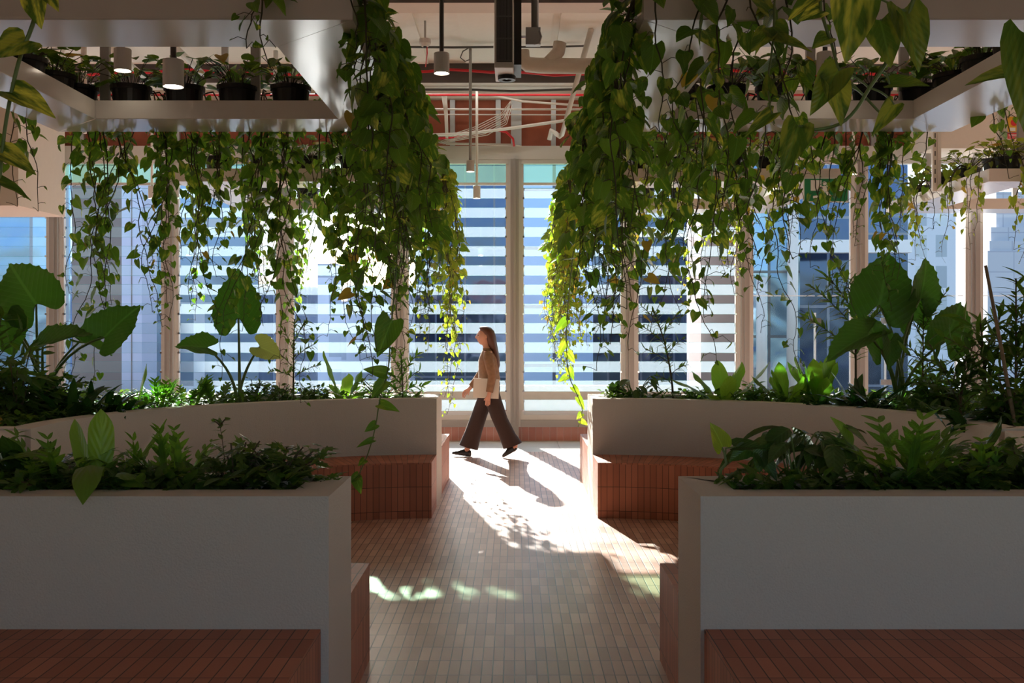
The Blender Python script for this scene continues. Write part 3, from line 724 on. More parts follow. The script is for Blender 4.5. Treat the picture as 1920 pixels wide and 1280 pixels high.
near_vine('long single vine trailing down over the bench of the back left planter',
          [P(745, 470, 7.2), P(738, 560, 7.2), P(732, 630, 7.1), P(728, 690, 7.1), P(712, 750, 7.1), P(704, 800, 7.1), P(690, 850, 7.1), P(668, 900, 7.1)],
          [(735, 600, 7.1, 706, 668, 52, .1, (0, -1, .1)), (724, 700, 7.1, 682, 690, 26, .1, (0, -1, .4)), (722, 715, 7.1, 695, 745, 26, .1, (0, -1, .4)), (712, 758, 7.1, 748, 768, 22, .2, (0, -.8, .6)), (705, 795, 7.1, 684, 808, 18, .1, (0, -1, .3)), (700, 825, 7.1, 668, 836, 14, .1, (0, -.8, .6)), (684, 862, 7.1, 672, 872, 14, .2, (0, -1, .3)), (668, 895, 7.1, 676, 925, 22, .3, (0, -1, .2)), (672, 890, 7.1, 652, 905, 16, .3, (0, -1, .3))], 'pothos')
near_vine('long single yellowish vine trailing past the aisle end of the back right planter',
          [P(1075, 470, 9.8), P(1066, 560, 9.8), P(1062, 640, 9.8), P(1066, 700, 9.8), P(1082, 740, 9.8), P(1092, 770, 9.8), P(1084, 800, 9.8)],
          [(1062, 600, 9.8, 1040, 622, 18, .5, (0, -1, .2)), (1060, 640, 9.8, 1046, 668, 15, .6, (0, -1, .2)), (1064, 660, 9.8, 1078, 680, 16, .6, (0, -1, .2)), (1066, 690, 9.8, 1076, 712, 15, .6, (0, -1, .2)), (1074, 725, 9.8, 1088, 740, 13, .6, (0, -1, .2)), (1084, 745, 9.8, 1096, 768, 13, .6, (0, -1, .2)), (1090, 775, 9.8, 1082, 785, 12, .6, (0, -1, .2)), (1088, 788, 9.8, 1102, 796, 12, .6, (0, -1, .3)), (1064, 705, 9.8, 1046, 715, 13, .6, (0, -1, .3))], 'pothossun')
near_vine('slender vine with medium leaves hanging in front of the nearer right tray',
          [P(1455, -120, 4.6), P(1452, 20, 4.6), P(1448, 90, 4.6), P(1440, 150, 4.6), P(1444, 200, 4.6), P(1452, 232, 4.6)],
          [(1452, 75, 4.6, 1525, 88, 36, .3, (0, -.8, .7)), (1448, 50, 4.6, 1478, 76, 50, .2, (0, -1, .2)), (1440, 60, 4.6, 1410, 92, 40, .3, (-.2, -1, .3)), (1446, 175, 4.6, 1436, 140, 30, .2, (-.6, -.8, 0)), (1450, 212, 4.6, 1398, 250, 30, .5, (0, -1, .5)), (1440, 20, 4.6, 1410, -8, 34, .3, (0, -1, .3))])

# ------------------------------------------------------------------ plants in the planters
SOIL = ZS
def at(u, d): return Vector((PX(u, d), d, SOIL))
def nest_fern(u, d, label, fronds, mat='nest', cat='fern', wav=.06, group=None):
    """fronds: (azimuth deg, lean deg, bend deg, length, half width)"""
    root = empty('birds_nest_fern', at(u, d), label, cat, group)
    for az, le, be, Lg, W in fronds:
        g = G(); a = math.radians(az)
        strap(g, (.03 * math.cos(a), .03 * math.sin(a), -.01), a, math.radians(le), math.radians(be), Lg, W, wav=wav, twist=R.uniform(-.35, .35))
        g.build('frond', M[mat], root, smooth=True, weld=False)
    return root
def ring_fronds(n, Lg, W, le=(10, 40), be=(15, 70)):
    return [(360 * i / n + R.uniform(-20, 20), R.uniform(*le), R.uniform(*be), Lg * R.uniform(.7, 1.1), W * R.uniform(.8, 1.1)) for i in range(n)]
def kangaroo(u, d, label, n, Lg, lobes=4, lean=(5, 35), lobe=.3):
    root = empty('lobed_fern', at(u, d), label, 'fern')
    for i in range(n):
        g = G(); a = 6.28 * i / n + R.uniform(-.4, .4)
        fern_frond(g, (.06 * math.cos(a), .06 * math.sin(a), -.01), a, math.radians(R.uniform(*lean)), math.radians(R.uniform(5, 60)), Lg * R.uniform(.65, 1.1), 0, lobes, lobe)
        g.build('frond', M['fern'], root, smooth=True, weld=False)
def strap_clump(u, d, label, n, Lg, W, mat='dark', le=(15, 55), be=(25, 80), spread=.16, cat='foliage plant', az0=None):
    root = empty('strap_leaved_plant', at(u, d), label, cat)
    for i in range(n):
        g = G(); a = R.uniform(0, 6.28); b = R.uniform(0, 6.28); rr = spread * math.sqrt(R.random())
        strap(g, (rr * math.cos(b), rr * math.sin(b), -.01), a, math.radians(R.uniform(*le)), math.radians(R.uniform(*be)), Lg * R.uniform(.6, 1.1), W * R.uniform(.75, 1.1), shape='lance', twist=R.uniform(-.4, .4))
        g.build('leaf', M[mat], root, smooth=True, weld=False)
def bush(u, d, label, rad, hgt, n, ls, mat='shrub', tpl=SMALL, cat='shrub', stems=9, flat=.0, name='bushy_plant', sx=1.0, ry=None):
    root = empty(name, at(u, d), label, cat)
    g, s = G(), G()
    for i in range(stems):
        a = R.uniform(0, 6.28); rr = rad * math.sqrt(R.random()) * .85
        top = Vector((rr * math.cos(a), rr * (ry or 1) * math.sin(a), hgt * R.uniform(.6, 1.0) * (1 - .45 * (rr / rad) ** 2)))
        pts = curve_pts(Vector((rr * .3 * math.cos(a), rr * .3 * math.sin(a), -.02)), (0, 0, 1), top, 6)
        s.tube(pts, .004, 4, 0, cap=False)
        for k in range(n // stems):
            t = R.uniform(.12, 1.0) ** .8; p = pts[int(t * 6 - 1e-6)].lerp(pts[min(6, int(t * 6 - 1e-6) + 1)], (t * 6) % 1)
            b = R.uniform(0, 6.28); h = unit(b, R.uniform(-.3, .6))
            q = p + h * ls * R.uniform(.25, 1.1)
            leaf(g, q, h + Vector((0, 0, R.uniform(-.7, .5))), Vector((0, 0, 1)) + unit(b, 0) * .4 + Vector((R.gauss(0, .3), R.gauss(0, .3), 0)), ls * R.uniform(.6, 1.15), tpl, 0, (R.random(), R.random() ** 2, R.random() * .96), sx=sx)
    g.build('foliage', M[mat], root, smooth=True, weld=False)
    s.build('stems', M['twig'], root, smooth=True, weld=False)
    return root
def lance_shrub(u, d, label, top, branches, ls, mat='shrub', r0=.009, sx=1.2, dens=1.0, cat='shrub'):
    """slender stem with side branches, narrow leaves in spirals; top and branch ends given as offsets from the base"""
    base = at(u, d); root = empty('narrow_leaved_shrub', base, label, cat)
    g, s = G(), G(); top = Vector(top)
    main = curve_pts((0, 0, -.02), (top.x * .2, top.y * .2, 1), top, 10)
    s.tube(main, [r0 - r0 * .6 * i / 10 for i in range(11)], 6)
    lines = [(main, .35)]
    for t, e in branches:
        p = main[int(t * 10)]; q = Vector(e)
        br = curve_pts(p, (q - p) + Vector((0, 0, .1)), q, 8); s.tube(br, .0035, 5); lines.append((br, .12))
    for pts, t0 in lines:
        tot = sum((pts[i + 1] - pts[i]).length for i in range(len(pts) - 1)); n = max(5, int(tot / (ls * .17) * dens)); az = R.uniform(0, 6)
        for k in range(n):
            t = t0 + (1 - t0) * (k + .5) / n; x = t * (len(pts) - 1); i = min(int(x), len(pts) - 2); p = pts[i].lerp(pts[i + 1], x - i)
            ax = (pts[i + 1] - pts[i]).normalized(); az += 2.4
            h = ax.orthogonal().normalized(); h = (Matrix.Rotation(az, 3, ax) @ h)
            f = h * .8 + ax * R.uniform(.35, 1.0) + Vector((0, 0, R.uniform(-.5, .1)))
            leaf(g, p, f, ax + Vector((0, 0, .6)), ls * R.uniform(.65, 1.15), LANCE, 0, (R.random(), 0, R.random() * .95), sx=sx)
    g.build('foliage', M[mat], root, smooth=True, weld=False)
    s.build('stem', M['twig'], root, smooth=True, weld=False)
    return root
def elephant_ear(u, d, label, leaves, mat='aloc'):
    """leaves: (attach u, v, depth, tip u, v, tip depth shift, facing, width factor, own material or None)"""
    base = at(u, d); root = empty('elephant_ear_plant', base, label, 'foliage plant')
    for (au, av, ad, tu, tv, td, face, sx, lm) in leaves:
        a, b = P(au, av, ad) - base, P(tu, tv, ad + td) - base
        g = G(); g.tube(curve_pts((R.uniform(-.04, .04), R.uniform(-.04, .04), -.02), (R.uniform(-.1, .1), 0, 1), a, 8), [.017 - .0011 * i for i in range(9)], 8)
        st = g.build('leaf_stalk', M['petiole'], root, smooth=True)
        h = G(); leaf(h, a, b - a, face, (b - a).length, ALOC, 0, (R.random(), 0, 0), sx=sx)
        h.build('leaf', M[lm or mat], root, smooth=True, weld=False)
def philodendron(u, d, label, n, rad, hgt, ls, name='philodendron', mat='philo', extra=()):
    base = at(u, d); root = empty(name, base, label, 'foliage plant')
    spec = []
    for i in range(n):
        a = 6.28 * i / n + R.uniform(-.3, .3); rr = rad * R.uniform(.35, 1.0)
        p = Vector((rr * math.cos(a), rr * math.sin(a) * .7, hgt * R.uniform(.5, 1.0)))
        spec.append((p, unit(a + R.gauss(0, .4), R.uniform(-1.0, .1)), ls * R.uniform(.75, 1.1)))
    for e in extra: spec.append(e)
    for p, f, sz in spec:
        p = Vector(p); g = G()
        g.tube(curve_pts((p.x * .25 + R.uniform(-.03, .03), p.y * .25, -.02), (0, 0, 1), p, 6), .0035, 6, 0)
        leaf(g, p, f, Vector((0, 0, 1)) + Vector(f) * -.1 + Vector((R.gauss(0, .25), -.35 + R.gauss(0, .2), 0)), sz, HEART2 if R.random() < .15 else OVAL, 1, (R.random(), 0, R.random() * .9), sx=R.uniform(.75, .95))
        g.build('leaf', [M['petiole'], M[mat]], root, smooth=True, weld=False)

# back left planter
elephant_ear(80, 8.3, 'elephant ear with huge round leaf at the left edge, in the back left planter', [
    (68, 570, 8.2, 10, 488, .05, (.15, -1, .15), 1.15, None), (196, 632, 8.0, 258, 566, .12, (-.25, -1, -.1), 1.0, None),
    (80, 650, 7.9, 160, 610, -.1, (-.3, -.45, .85), .9, None), (8, 600, 8.1, 22, 668, .0, (.2, -1, .1), 1.25, None), (150, 640, 8.3, 215, 655, .15, (0, -.5, .8), .8, None), (-20, 560, 8.4, -60, 500, 0, (.2, -1, .1), 1.0, None)])
elephant_ear(441, 8.85, 'elephant ear with one tall upright leaf, middle of the back left planter', [
    (447, 596, 8.8, 444, 500, .05, (.12, -1, .12), .95, None), (388, 652, 8.7, 330, 640, -.1, (.1, -.55, .8), 1.25, None), (487, 650, 8.8, 530, 668, .05, (-.1, -.8, .5), 1.1, 'pale')])
strap_clump(205, 7.9, 'clump of glossy dark strap leaves left of the light upright frond, back left planter', 26, .42, .035)
strap_clump(140, 7.6, 'clump of glossy dark strap leaves under the elephant ear, back left planter', 22, .45, .038)
nest_fern(247, 8.35, 'light green upright bird\'s nest frond beside the dark strap leaves, back left planter', [(20, 8, 8, .42, .062), (200, 30, 60, .3, .05), (80, 35, 50, .3, .05), (330, 42, 40, .28, .05)])
kangaroo(300, 8.55, 'lobed fern just right of the light upright frond, back left planter', 9, .30)
kangaroo(352, 8.7, 'lobed fern below the flat elephant ear leaf, back left planter', 9, .32)
kangaroo(405, 8.85, 'lobed fern left of the tall elephant ear stalk, back left planter', 9, .28)
bush(475, 9.15, 'low bushy plant right of the tall elephant ear stalk, back left planter', .22, .24, 190, .065)
bush(525, 9.2, 'low bushy plant left of the slender small-leaved sapling, back left planter', .2, .26, 180, .06)
bush(590, 9.3, 'low bushy plant right of the slender small-leaved sapling, back left planter', .2, .24, 180, .06)
lance_shrub(550, 9.3, 'slender sapling with tiny leaves, before the second mullion, back left planter', (.0, .05, .78), [(.4, (-.16, -.1, .5)), (.5, (.2, .0, .55)), (.6, (-.14, .1, .72)), (.7, (.14, -.08, .76)), (.3, (.22, .1, .35)), (.35, (-.22, 0, .3))], .075, sx=1.4, r0=.011)
nest_fern(645, 9.35, 'bird\'s nest fern with one long wavy frond near the aisle end, back left planter', [(178, 12, 14, .52, .065), (200, 45, 95, .42, .045), (20, 14, 20, .34, .06), (-30, 40, 50, .3, .055), (90, 20, 40, .36, .06), (260, 35, 60, .26, .05), (130, 28, 50, .3, .05)], wav=.12)
bush(715, 9.42, 'bright backlit shrub left of the thin-stemmed one at the aisle end, back left planter', .24, .30, 220, .075, mat='fern', tpl=LANCE, sx=1.5)
lance_shrub(755, 9.45, 'thin-stemmed backlit shrub nearest the aisle, back left planter', (-.02, .0, .5), [(.3, (.16, 0, .3)), (.35, (-.16, 0, .3)), (.5, (.14, .05, .45)), (.5, (-.12, -.05, .46)), (.2, (.2, -.05, .16)), (.2, (-.2, 0, .16))], .11, mat='fern', sx=1.4, dens=1.3)
bush(30, 7.35, 'dense dark leafy bush at the left edge, back left planter', .34, .58, 330, .12, tpl=OVAL, mat='shrub', stems=14)
bush(95, 7.7, 'dense dark leafy bush under the round elephant ear leaf, back left planter', .28, .42, 260, .10, tpl=OVAL, stems=12)
strap_clump(40, 7.75, 'tuft of long narrow dark leaves rising at the left edge, back left planter', 20, .6, .028, le=(20, 60), be=(20, 60))
lance_shrub(-20, 7.9, 'leafy upright shrub half cut off by the left edge of view, back left planter', (.1, .0, .8), [(.4, (.3, 0, .5)), (.5, (.25, .1, .7)), (.6, (-.1, -.1, .8)), (.3, (.35, -.1, .35))], .16, sx=1.3)
# back right planter
philodendron(1190, 9.35, 'dark broad-leaved clump at the aisle corner of the back right planter', 20, .24, .26, .15)
bush(1160, 9.35, 'small leafy plant spilling over the aisle corner of the back right planter', .15, .18, 110, .06)
lance_shrub(1263, 9.3, 'slender leaning sapling with narrow leaves, before the third mullion, back right planter', (-.18, .05, .86), [(.3, (.14, 0, .36)), (.4, (-.26, 0, .5)), (.5, (.1, .05, .6)), (.6, (-.3, .05, .72)), (.7, (.02, -.08, .82)), (.8, (-.3, 0, .9)), (.25, (-.16, -.05, .26))], .095, sx=1.2, r0=.011)
nest_fern(1358, 9.05, 'bird\'s nest fern with spreading wavy fronds in the back right planter', [(180, 50, 25, .52, .075), (95, 12, 20, .44, .08), (5, 44, 0, .56, .07), (270, 20, 40, .38, .07), (150, 30, 25, .42, .07), (40, 25, 10, .46, .07), (310, 35, 50, .36, .06), (230, 40, 60, .34, .06)], wav=.1)
bush(1305, 9.2, 'low bright bush left of the spreading bird\'s nest fern, back right planter', .16, .16, 120, .07, mat='fern')
bush(1420, 9.05, 'low bright bush right of the spreading bird\'s nest fern, back right planter', .2, .24, 170, .07, mat='fern')
nest_fern(1475, 8.95, 'yellow-green bird\'s nest fern beside the fixed glass, the left one of two', ring_fronds(9, .42, .06, (8, 40), (10, 50)), wav=.1)
nest_fern(1535, 8.85, 'yellow-green bird\'s nest fern beside the fixed glass, the right one of two', ring_fronds(9, .50, .065, (5, 30), (5, 35)), wav=.1)
strap_clump(1545, 8.5, 'low clump of dark strap leaves in front of the bright ferns, back right planter', 22, .30, .032, le=(30, 70))
strap_clump(1620, 8.35, 'taller clump of dark strap leaves left of the elephant ear stalks, back right planter', 28, .42, .04, le=(10, 60))
elephant_ear(1688, 8.45, 'large elephant ear with thick stalks, right half of the back right planter', [
    (1648, 572, 8.5, 1672, 470, .0, (-.1, -1, .1), 1.2, None), (1628, 628, 8.2, 1548, 662, -.1, (-.1, -.5, .85), .85, None), (1652, 655, 8.3, 1628, 588, .0, (.15, -1, .1), .9, None),
    (1772, 640, 8.2, 1808, 562, .05, (-.15, -1, .1), .95, None), (1725, 560, 8.5, 1748, 480, .05, (.25, -1, 0), .8, None), (1668, 640, 8.1, 1672, 690, -.1, (.2, -.9, .3), .8, None), (1710, 600, 8.6, 1690, 530, .0, (.1, -1, .1), 1.0, None)])
lance_shrub(1605, 8.75, 'narrow-leaved shrub with long side shoots, before the right-hand thick mullion', (.02, .1, 1.12), [(.45, (-.42, 0, .78)), (.6, (-.36, .1, 1.06)), (.7, (-.28, -.1, 1.14)), (.65, (.26, .1, 1.06)), (.75, (.3, -.05, 1.18)), (.5, (.22, 0, .85)), (.8, (-.16, 0, 1.25))], .15, sx=.95, r0=.012, dens=1.7)
lance_shrub(1730, 8.5, 'fine-leaved upright shrub behind the elephant ear, back right planter', (.03, .05, .95), [(.4, (-.18, 0, .6)), (.5, (.2, 0, .75)), (.6, (-.14, .1, .9)), (.7, (.18, -.05, 1.0)), (.3, (.2, 0, .42))], .10, sx=1.3, r0=.008)
bush(1770, 8.1, 'dark leafy bush right of the elephant ear stalks, back right planter', .3, .42, 300, .10, tpl=OVAL, stems=13)
bush(1750, 8.55, 'bright leafy bush glowing in the sun behind the elephant ear, back right planter', .22, .5, 170, .10, mat='fern', tpl=OVAL)
for k, (u, d, lab, top, hh) in enumerate(((1850, 7.5, 'tall lance-leaved shrub behind the leaning stake, back right planter', (-.05, 0, .75), .8), (1905, 7.2, 'tall lance-leaved shrub with the leaning stake beside it, at the right edge', (.0, 0, 1.05), 1.0), (1800, 7.6, 'low lance-leaved shrub left of the leaning stake, back right planter', (.05, 0, .5), .55))):
    br = [(R.uniform(.25, .85), (R.uniform(-.45, .35), R.uniform(-.25, .25), hh * R.uniform(.45, 1.15))) for _ in range(9)]
    lance_shrub(u, d, lab, top, br, .19, mat='shrub', sx=1.2, r0=.012, dens=1.0)
strap_clump(1815, 6.95, 'clump of broad drooping dark leaves at the rim near the stake, back right planter', 20, .34, .045, le=(25, 70))
bush(1895, 6.9, 'dense leafy bush at the foot of the stake, back right planter', .22, .42, 260, .10, tpl=OVAL, stems=12)
bush(1960, 7.4, 'dense leafy bush cut off by the right edge of view, back right planter', .35, .75, 330, .13, tpl=OVAL, stems=14)
b = P(1908, 838, 6.75); b.z = SOIL - .05; t = P(1848, 498, 7.0)
g = G(); g.tube([(0, 0, 0), (t - b) * .5 + Vector((.004, 0, 0)), t - b], [.014, .013, .011], 8)
o = g.build('plant_stake', M['wood'], smooth=True); o.location = b; tag(o, 'thin leaning wooden plant stake among the shrubs at the right edge', 'stake')
# front left planter
bush(520, 4.28, 'ivy clump at the aisle end of the front left planter', .26, .22, 340, .062, mat='ivy', tpl=IVY, stems=22, name='ivy_plant', cat='ivy', ry=.6)
bush(440, 4.22, 'ivy clump with a tall reddish shoot, front left planter', .17, .27, 190, .06, mat='ivy', tpl=IVY, stems=16, name='ivy_plant', cat='ivy', ry=.7)
bush(575, 4.2, 'small trailing ivy nearest the planter rim corner, front left planter', .12, .10, 90, .05, mat='ivy', tpl=IVY, stems=12, name='ivy_plant', cat='ivy')
lance_shrub(424, 4.3, 'thin reddish shoot with a few leaves at its tip, left of the ivy', (-.03, 0, .30), [(.9, (-.05, 0, .30)), (.9, (.0, 0, .31))], .04, mat='ivy', sx=2.6, r0=.003, dens=.35)
kangaroo(330, 4.25, 'upright light green lobed fern between the ivy and the bird\'s nest fern, front left planter', 13, .29, 3, (2, 22), .26)
kangaroo(285, 4.3, 'small lobed fern left of the upright light green one, front left planter', 9, .22, 3, (5, 30))
nest_fern(185, 4.16, 'bird\'s nest fern with a frond drooping over the rim, front left planter',
          [(100, 3, -2, .37, .052), (165, 12, 6, .34, .042), (25, 38, -4, .40, .026), (286, 28, 122, .57, .052), (325, 40, 75, .32, .075), (-12, 40, 70, .28, .06), (195, 18, 105, .46, .042), (215, 45, 70, .36, .045), (60, 25, 60, .3, .05), (-40, 25, 95, .32, .06)], wav=.05)
nest_fern(55, 4.3, 'bird\'s nest fern with brown-green broad fronds at the left edge, front left planter', ring_fronds(10, .36, .05, (12, 45), (30, 80)), mat='philo')
kangaroo(110, 4.2, 'spiky lobed fern left of the broad backlit frond, front left planter', 11, .27, 3, (5, 40))
kangaroo(20, 4.15, 'spiky lobed fern at the left edge, front left planter', 11, .26, 3, (5, 40))
bush(90, 4.1, 'low dark bush along the rim at the left, front left planter', .22, .17, 230, .06, tpl=SMALL)
bush(215, 4.1, 'low dark leafy bush under the drooping frond, front left planter', .17, .13, 150, .06, tpl=OVAL)
bush(-60, 4.2, 'bushy plant cut off by the left edge of view, front left planter', .22, .28, 200, .08, tpl=OVAL)
bush(275, 4.12, 'low dark leafy bush right of the drooping frond, front left planter', .15, .12, 130, .05, tpl=SMALL)
# front right planter
root = empty('climbing_philodendron', at(1385, 4.2), 'young climber with one bright raised leaf at the aisle corner, front right planter', 'foliage plant')
b0 = at(1385, 4.2); g = G()
pp = [P(1408, 880, 4.2), P(1385, 882, 4.18), P(1362, 900, 4.15), P(1349, 898, 4.15), P(1352, 880, 4.15), P(1362, 868, 4.15), P(1358, 848, 4.15), P(1353, 838, 4.15)]
g.tube([p - b0 for p in pp], [.009, .009, .009, .008, .007, .006, .005, .004], 8); g.tube([P(1360, 862, 4.15) - b0, P(1361, 840, 4.15) - b0, P(1378, 838, 4.15) - b0, P(1398, 842, 4.16) - b0], .0035, 6)
g.build('stem', M['petiole'], root, smooth=True)
for (au, av, tu, tv, fc, sx, m_) in ((1355, 838, 1336, 793, (.35, -1, .1), .85, 'pothossun'), (1376, 838, 1440, 832, (0, -.45, .9), .75, 'philo'), (1400, 842, 1369, 862, (.1, -.8, .5), .9, 'philo'), (1425, 850, 1460, 900, (.2, -1, .2), .6, 'philo'), (1430, 845, 1424, 885, (-.2, -1, .2), .95, 'philo')):
    g = G(); a = P(au, av, 4.15) - b0; t = P(tu, tv, 4.12) - b0
    if au > 1410: g.tube([P(1408, 878, 4.2) - b0, (P(1408, 878, 4.2) - b0 + a) * .5 + Vector((0, 0, .03)), a], .003, 5, 1)
    leaf(g, a, t - a, fc, (t - a).length, HEART, 0, (.4, .2, .3), sx=sx); g.build('leaf', [M[m_], M['petiole']], root, smooth=True, weld=False)
philodendron(1490, 4.3, 'dark glossy philodendron on many thin stalks, left half of the front right planter', 15, .20, .33, .18)
philodendron(1545, 4.3, 'dark glossy philodendron with drooping leaves beside the light shoot, front right planter', 14, .18, .32, .17)
philodendron(1604, 4.28, 'light green shoot with narrow folded leaves right of the dark philodendrons', 1, .02, .15, .10, name='young_shoot', mat='nest', extra=[((-.01, 0, .20), (-.5, 0, .85), .15), ((-.015, 0, .19), (-.8, -.1, .45), .13), ((.01, 0, .18), (.3, 0, -.9), .09), ((0, 0, .18), (-.7, -.3, -.1), .08)])
kangaroo(1695, 4.2, 'tall lobed fern with finger-like fronds, middle of the front right planter', 14, .33, 3, (2, 32), .34)
kangaroo(1745, 4.25, 'lobed fern right of the tallest one with a pale curled frond, front right planter', 10, .26, 3, (5, 40))
nest_fern(1775, 4.35, 'bird\'s nest fern with one long dark frond reaching right, front right planter', [(12, 42, -12, .40, .045), (20, 60, 22, .30, .04), (170, 40, 50, .24, .045), (-30, 50, 60, .26, .045), (80, 30, 40, .28, .05), (-90, 40, 60, .22, .045)], mat='philo')
bush(1850, 4.15, 'low dense bush at the right edge, front right planter', .2, .2, 260, .07, tpl=OVAL)
bush(1915, 4.3, 'taller dense bush cut off by the right edge of view, front right planter', .25, .32, 260, .09, tpl=OVAL)
kangaroo(1840, 4.25, 'spiky lobed fern among the dense bushes at the right, front right planter', 11, .26, 3, (5, 45))
bush(1660, 4.12, 'low leafy plant left of the tall lobed fern, front right planter', .14, .14, 140, .06, tpl=SMALL)
bush(1430, 4.15, 'mossy low cushion of tiny leaves under the climber, front right planter', .2, .06, 420, .025, mat='fern', tpl=SMALL, stems=30, name='moss_cushion', cat='moss', ry=.5)
bush(1780, 4.08, 'low leafy plant along the rim right of the lobed ferns, front right planter', .16, .12, 150, .055, tpl=SMALL)

# uncounted ground cover between the plants
def inside(p, poly):
    c = False; x, y = p; n = len(poly)
    for i in range(n):
        (x1, y1), (x2, y2) = poly[i], poly[i - 1]
        if (y1 > y) != (y2 > y) and x < (x2 - x1) * (y - y1) / (y2 - y1) + x1: c = not c
    return c
def cover(poly, n, label, xmax, ymin=0, ymax=99, rim=None):
    g = G(); xs = [abs(p[0]) for p in poly]; sg = 1 if poly[0][0] > 0 else -1; k = 0
    while k < n:
        x = sg * R.uniform(.85, xmax); y = R.uniform(max(ymin, min(p[1] for p in poly)), min(ymax, max(p[1] for p in poly)))
        if not inside((x, y), poly): continue
        k += 1; a = R.uniform(0, 6.28); h = unit(a, R.uniform(-.2, .9))
        leaf(g, Vector((x, y, SOIL + R.uniform(0, .11) ** 1.0)), h, Vector((0, 0, 1)) + unit(a, 0) * .3, R.uniform(.045, .10), R.choice((SMALL, OVAL, LANCE)), 0, (R.random(), 0, R.random() * .97))
    o = g.build('ground_cover_foliage', M['shrub'], None, smooth=True, weld=False)
    tag(o, label, 'ground cover', None, 'stuff')
cover(IN_FR, 2300, 'low leafy ground cover over the soil of the front right planter', 2.7, 3.8, 5.2)
cover(IN_FL, 2300, 'low leafy ground cover over the soil of the front left planter', 2.7, 3.8, 5.2)
cover(IN_BR, 3800, 'low leafy ground cover over the soil of the back right planter', 4.4)
cover(IN_BL, 3800, 'low leafy ground cover over the soil of the back left planter', 4.6)

# ------------------------------------------------------------------ lamps, services and signs
def pendant(u, vb, d, label, dia=.125, hgt=.16, top=5.0, stemmat='greyc'):
    p = P(u, vb, d)
    root = empty('pendant_lamp', p, label, 'pendant lamp', 'cylindrical pendant downlights')
    r = dia / 2
    g = G(); g.lathe([(r * .86, .012), (r * .97, 0), (r, .004), (r, hgt), (r * .9, hgt + .004), (.0001, hgt + .004)], 28); g.build('lamp_shade', M['lampw'], root, smooth=False)
    g = G(); g.lathe([(.0001, .010), (r * .5, .008), (r * .88, .014)], 24); g.build('lens', M['lamp_on'], root)
    g = G(); g.tube([(0, 0, hgt), (0, 0, top - p.z)], .018, 10); g.build('stem', M[stemmat], root, smooth=True)
    g = G(); g.lathe([(.0001, top - p.z - .03), (.045, top - p.z - .03), (.045, top - p.z)], 16); g.build('ceiling_cap', M['lampw'], root)
pendant(230, 133, 7.5, 'lit white pendant downlight left of the larger one, inside the nearer left tray')
pendant(325, 163, 6.15, 'lit white pendant downlight, lowest and largest, inside the nearer left tray')
pendant(828, 138, 8.1, 'lit white pendant on dark stem beside the projector over the aisle')
pendant(882, 322, 12.2, 'white pendant on a long grey pole in front of the central louvres', .10, .13, 5.0, 'post')
pendant(894, 372, 13.75, 'small white pendant hanging lowest before the central louvres', .10, .165, 5.0, 'whitec')
pendant(285, 372, 13.75, 'small white pendant hanging before the left louvres', .10, .165, 5.0, 'whitec')
pendant(1547, 140, 7.5, 'white pendant half hidden by leaves inside the nearer right tray')
pendant(1600, 327, 13.6, 'white pendant before the thick mullion beside the exit sign', .11, .14, 5.0, 'whitec')
# grey projector on a ceiling arm
pr = empty('projector', P(948, 127, 8.0), 'white and black projector with round lens hanging upright over the aisle', 'projector')
o = P(948, 127, 8.0)
x0, x1 = PX(927, 8.0) - o.x, PX(963, 8.0) - o.x
g = G(); g.box(x0, x1, 0, .46, 0, .95); ob = g.build('body', M['lampw'], pr); bv = ob.modifiers.new('edge', 'BEVEL'); bv.width = .008; bv.segments = 2
g = G()
for i in range(11): g.box(x0 + .02 + i * .011, x0 + .026 + i * .011, -.008, .0, .05, .93)
for i in range(6): g.box(x0 + .018, x1 - .012, -.009, -.001, .05 + i * .175, .06 + i * .175)
g.face([(x0 + .016, -.002, .045), (x1 - .012, -.002, .045), (x1 - .012, -.002, .94), (x0 + .016, -.002, .94)], None, 1)
g.build('grille', [M['grille'], M['black']], pr, weld=False)
g = G(); g.box(x1 + .002, x1 + .062, .02, .44, .03, .95); g.build('heat_sink', M['black'], pr)
g = G(); g.lathe([(.0001, -.02), (.035, -.02), (.04, -.032), (.072, -.032), (.075, 0)], 28, ((x0 + x1) / 2 + .02, .27, -.001)); g.build('lens', M['black'], pr)
g = G(); g.lathe([(.0001, -.024), (.034, -.0215)], 24, ((x0 + x1) / 2 + .02, .27, -.001)); g.build('lens_glass', M['chrome'], pr)
ar = P(1003, 30, 8.2)
root = empty('pipe_bracket', ar, 'grey pipe arm with clamp plate beside the projector over the aisle', 'bracket')
g = G(); g.tube([(0, 0, -.12), (0, 0, 5.0 - ar.z)], .03, 14); g.build('pole', M['post'], root, smooth=True)
g = G(); g.box(-.075, .045, -.035, .035, -.24, -.10); g.tube([(-.01, -.04, -.24), (.035, -.04, -.23), (.05, -.04, -.18), (.035, -.04, -.13)], .008, 6); g.build('clamp', M['post'], root)
g = G(); g.tube([(-.075, 0, -.17), (-.11, 0, -.17)], .012, 8); g.build('pin', M['chrome'], root)
def run(name, label, cat, pts, r, mat, n=8, group=None):
    o = Vector(pts[0]); g = G(); g.tube([Vector(p) - o for p in pts], r, n)
    ob = g.build(name, M[mat], smooth=True); ob.location = o
    return tag(ob, label, cat, group)
dd = 11.5
run('duct', 'tan insulated duct running across the ceiling right of the projector', 'duct', [P(978, 96, dd), P(980, 112, dd), P(990, 121, dd), P(1010, 123, dd), P(1095, 124, dd), P(1230, 122, dd)], .088, 'duct', 16)
run('duct_branch', 'short dark elbow rising from the tan duct to the ceiling', 'duct', [P(1028, 118, dd), P(1038, 108, dd), P(1047, 97, dd), P(1050, 80, dd)], .075, 'duct', 16)
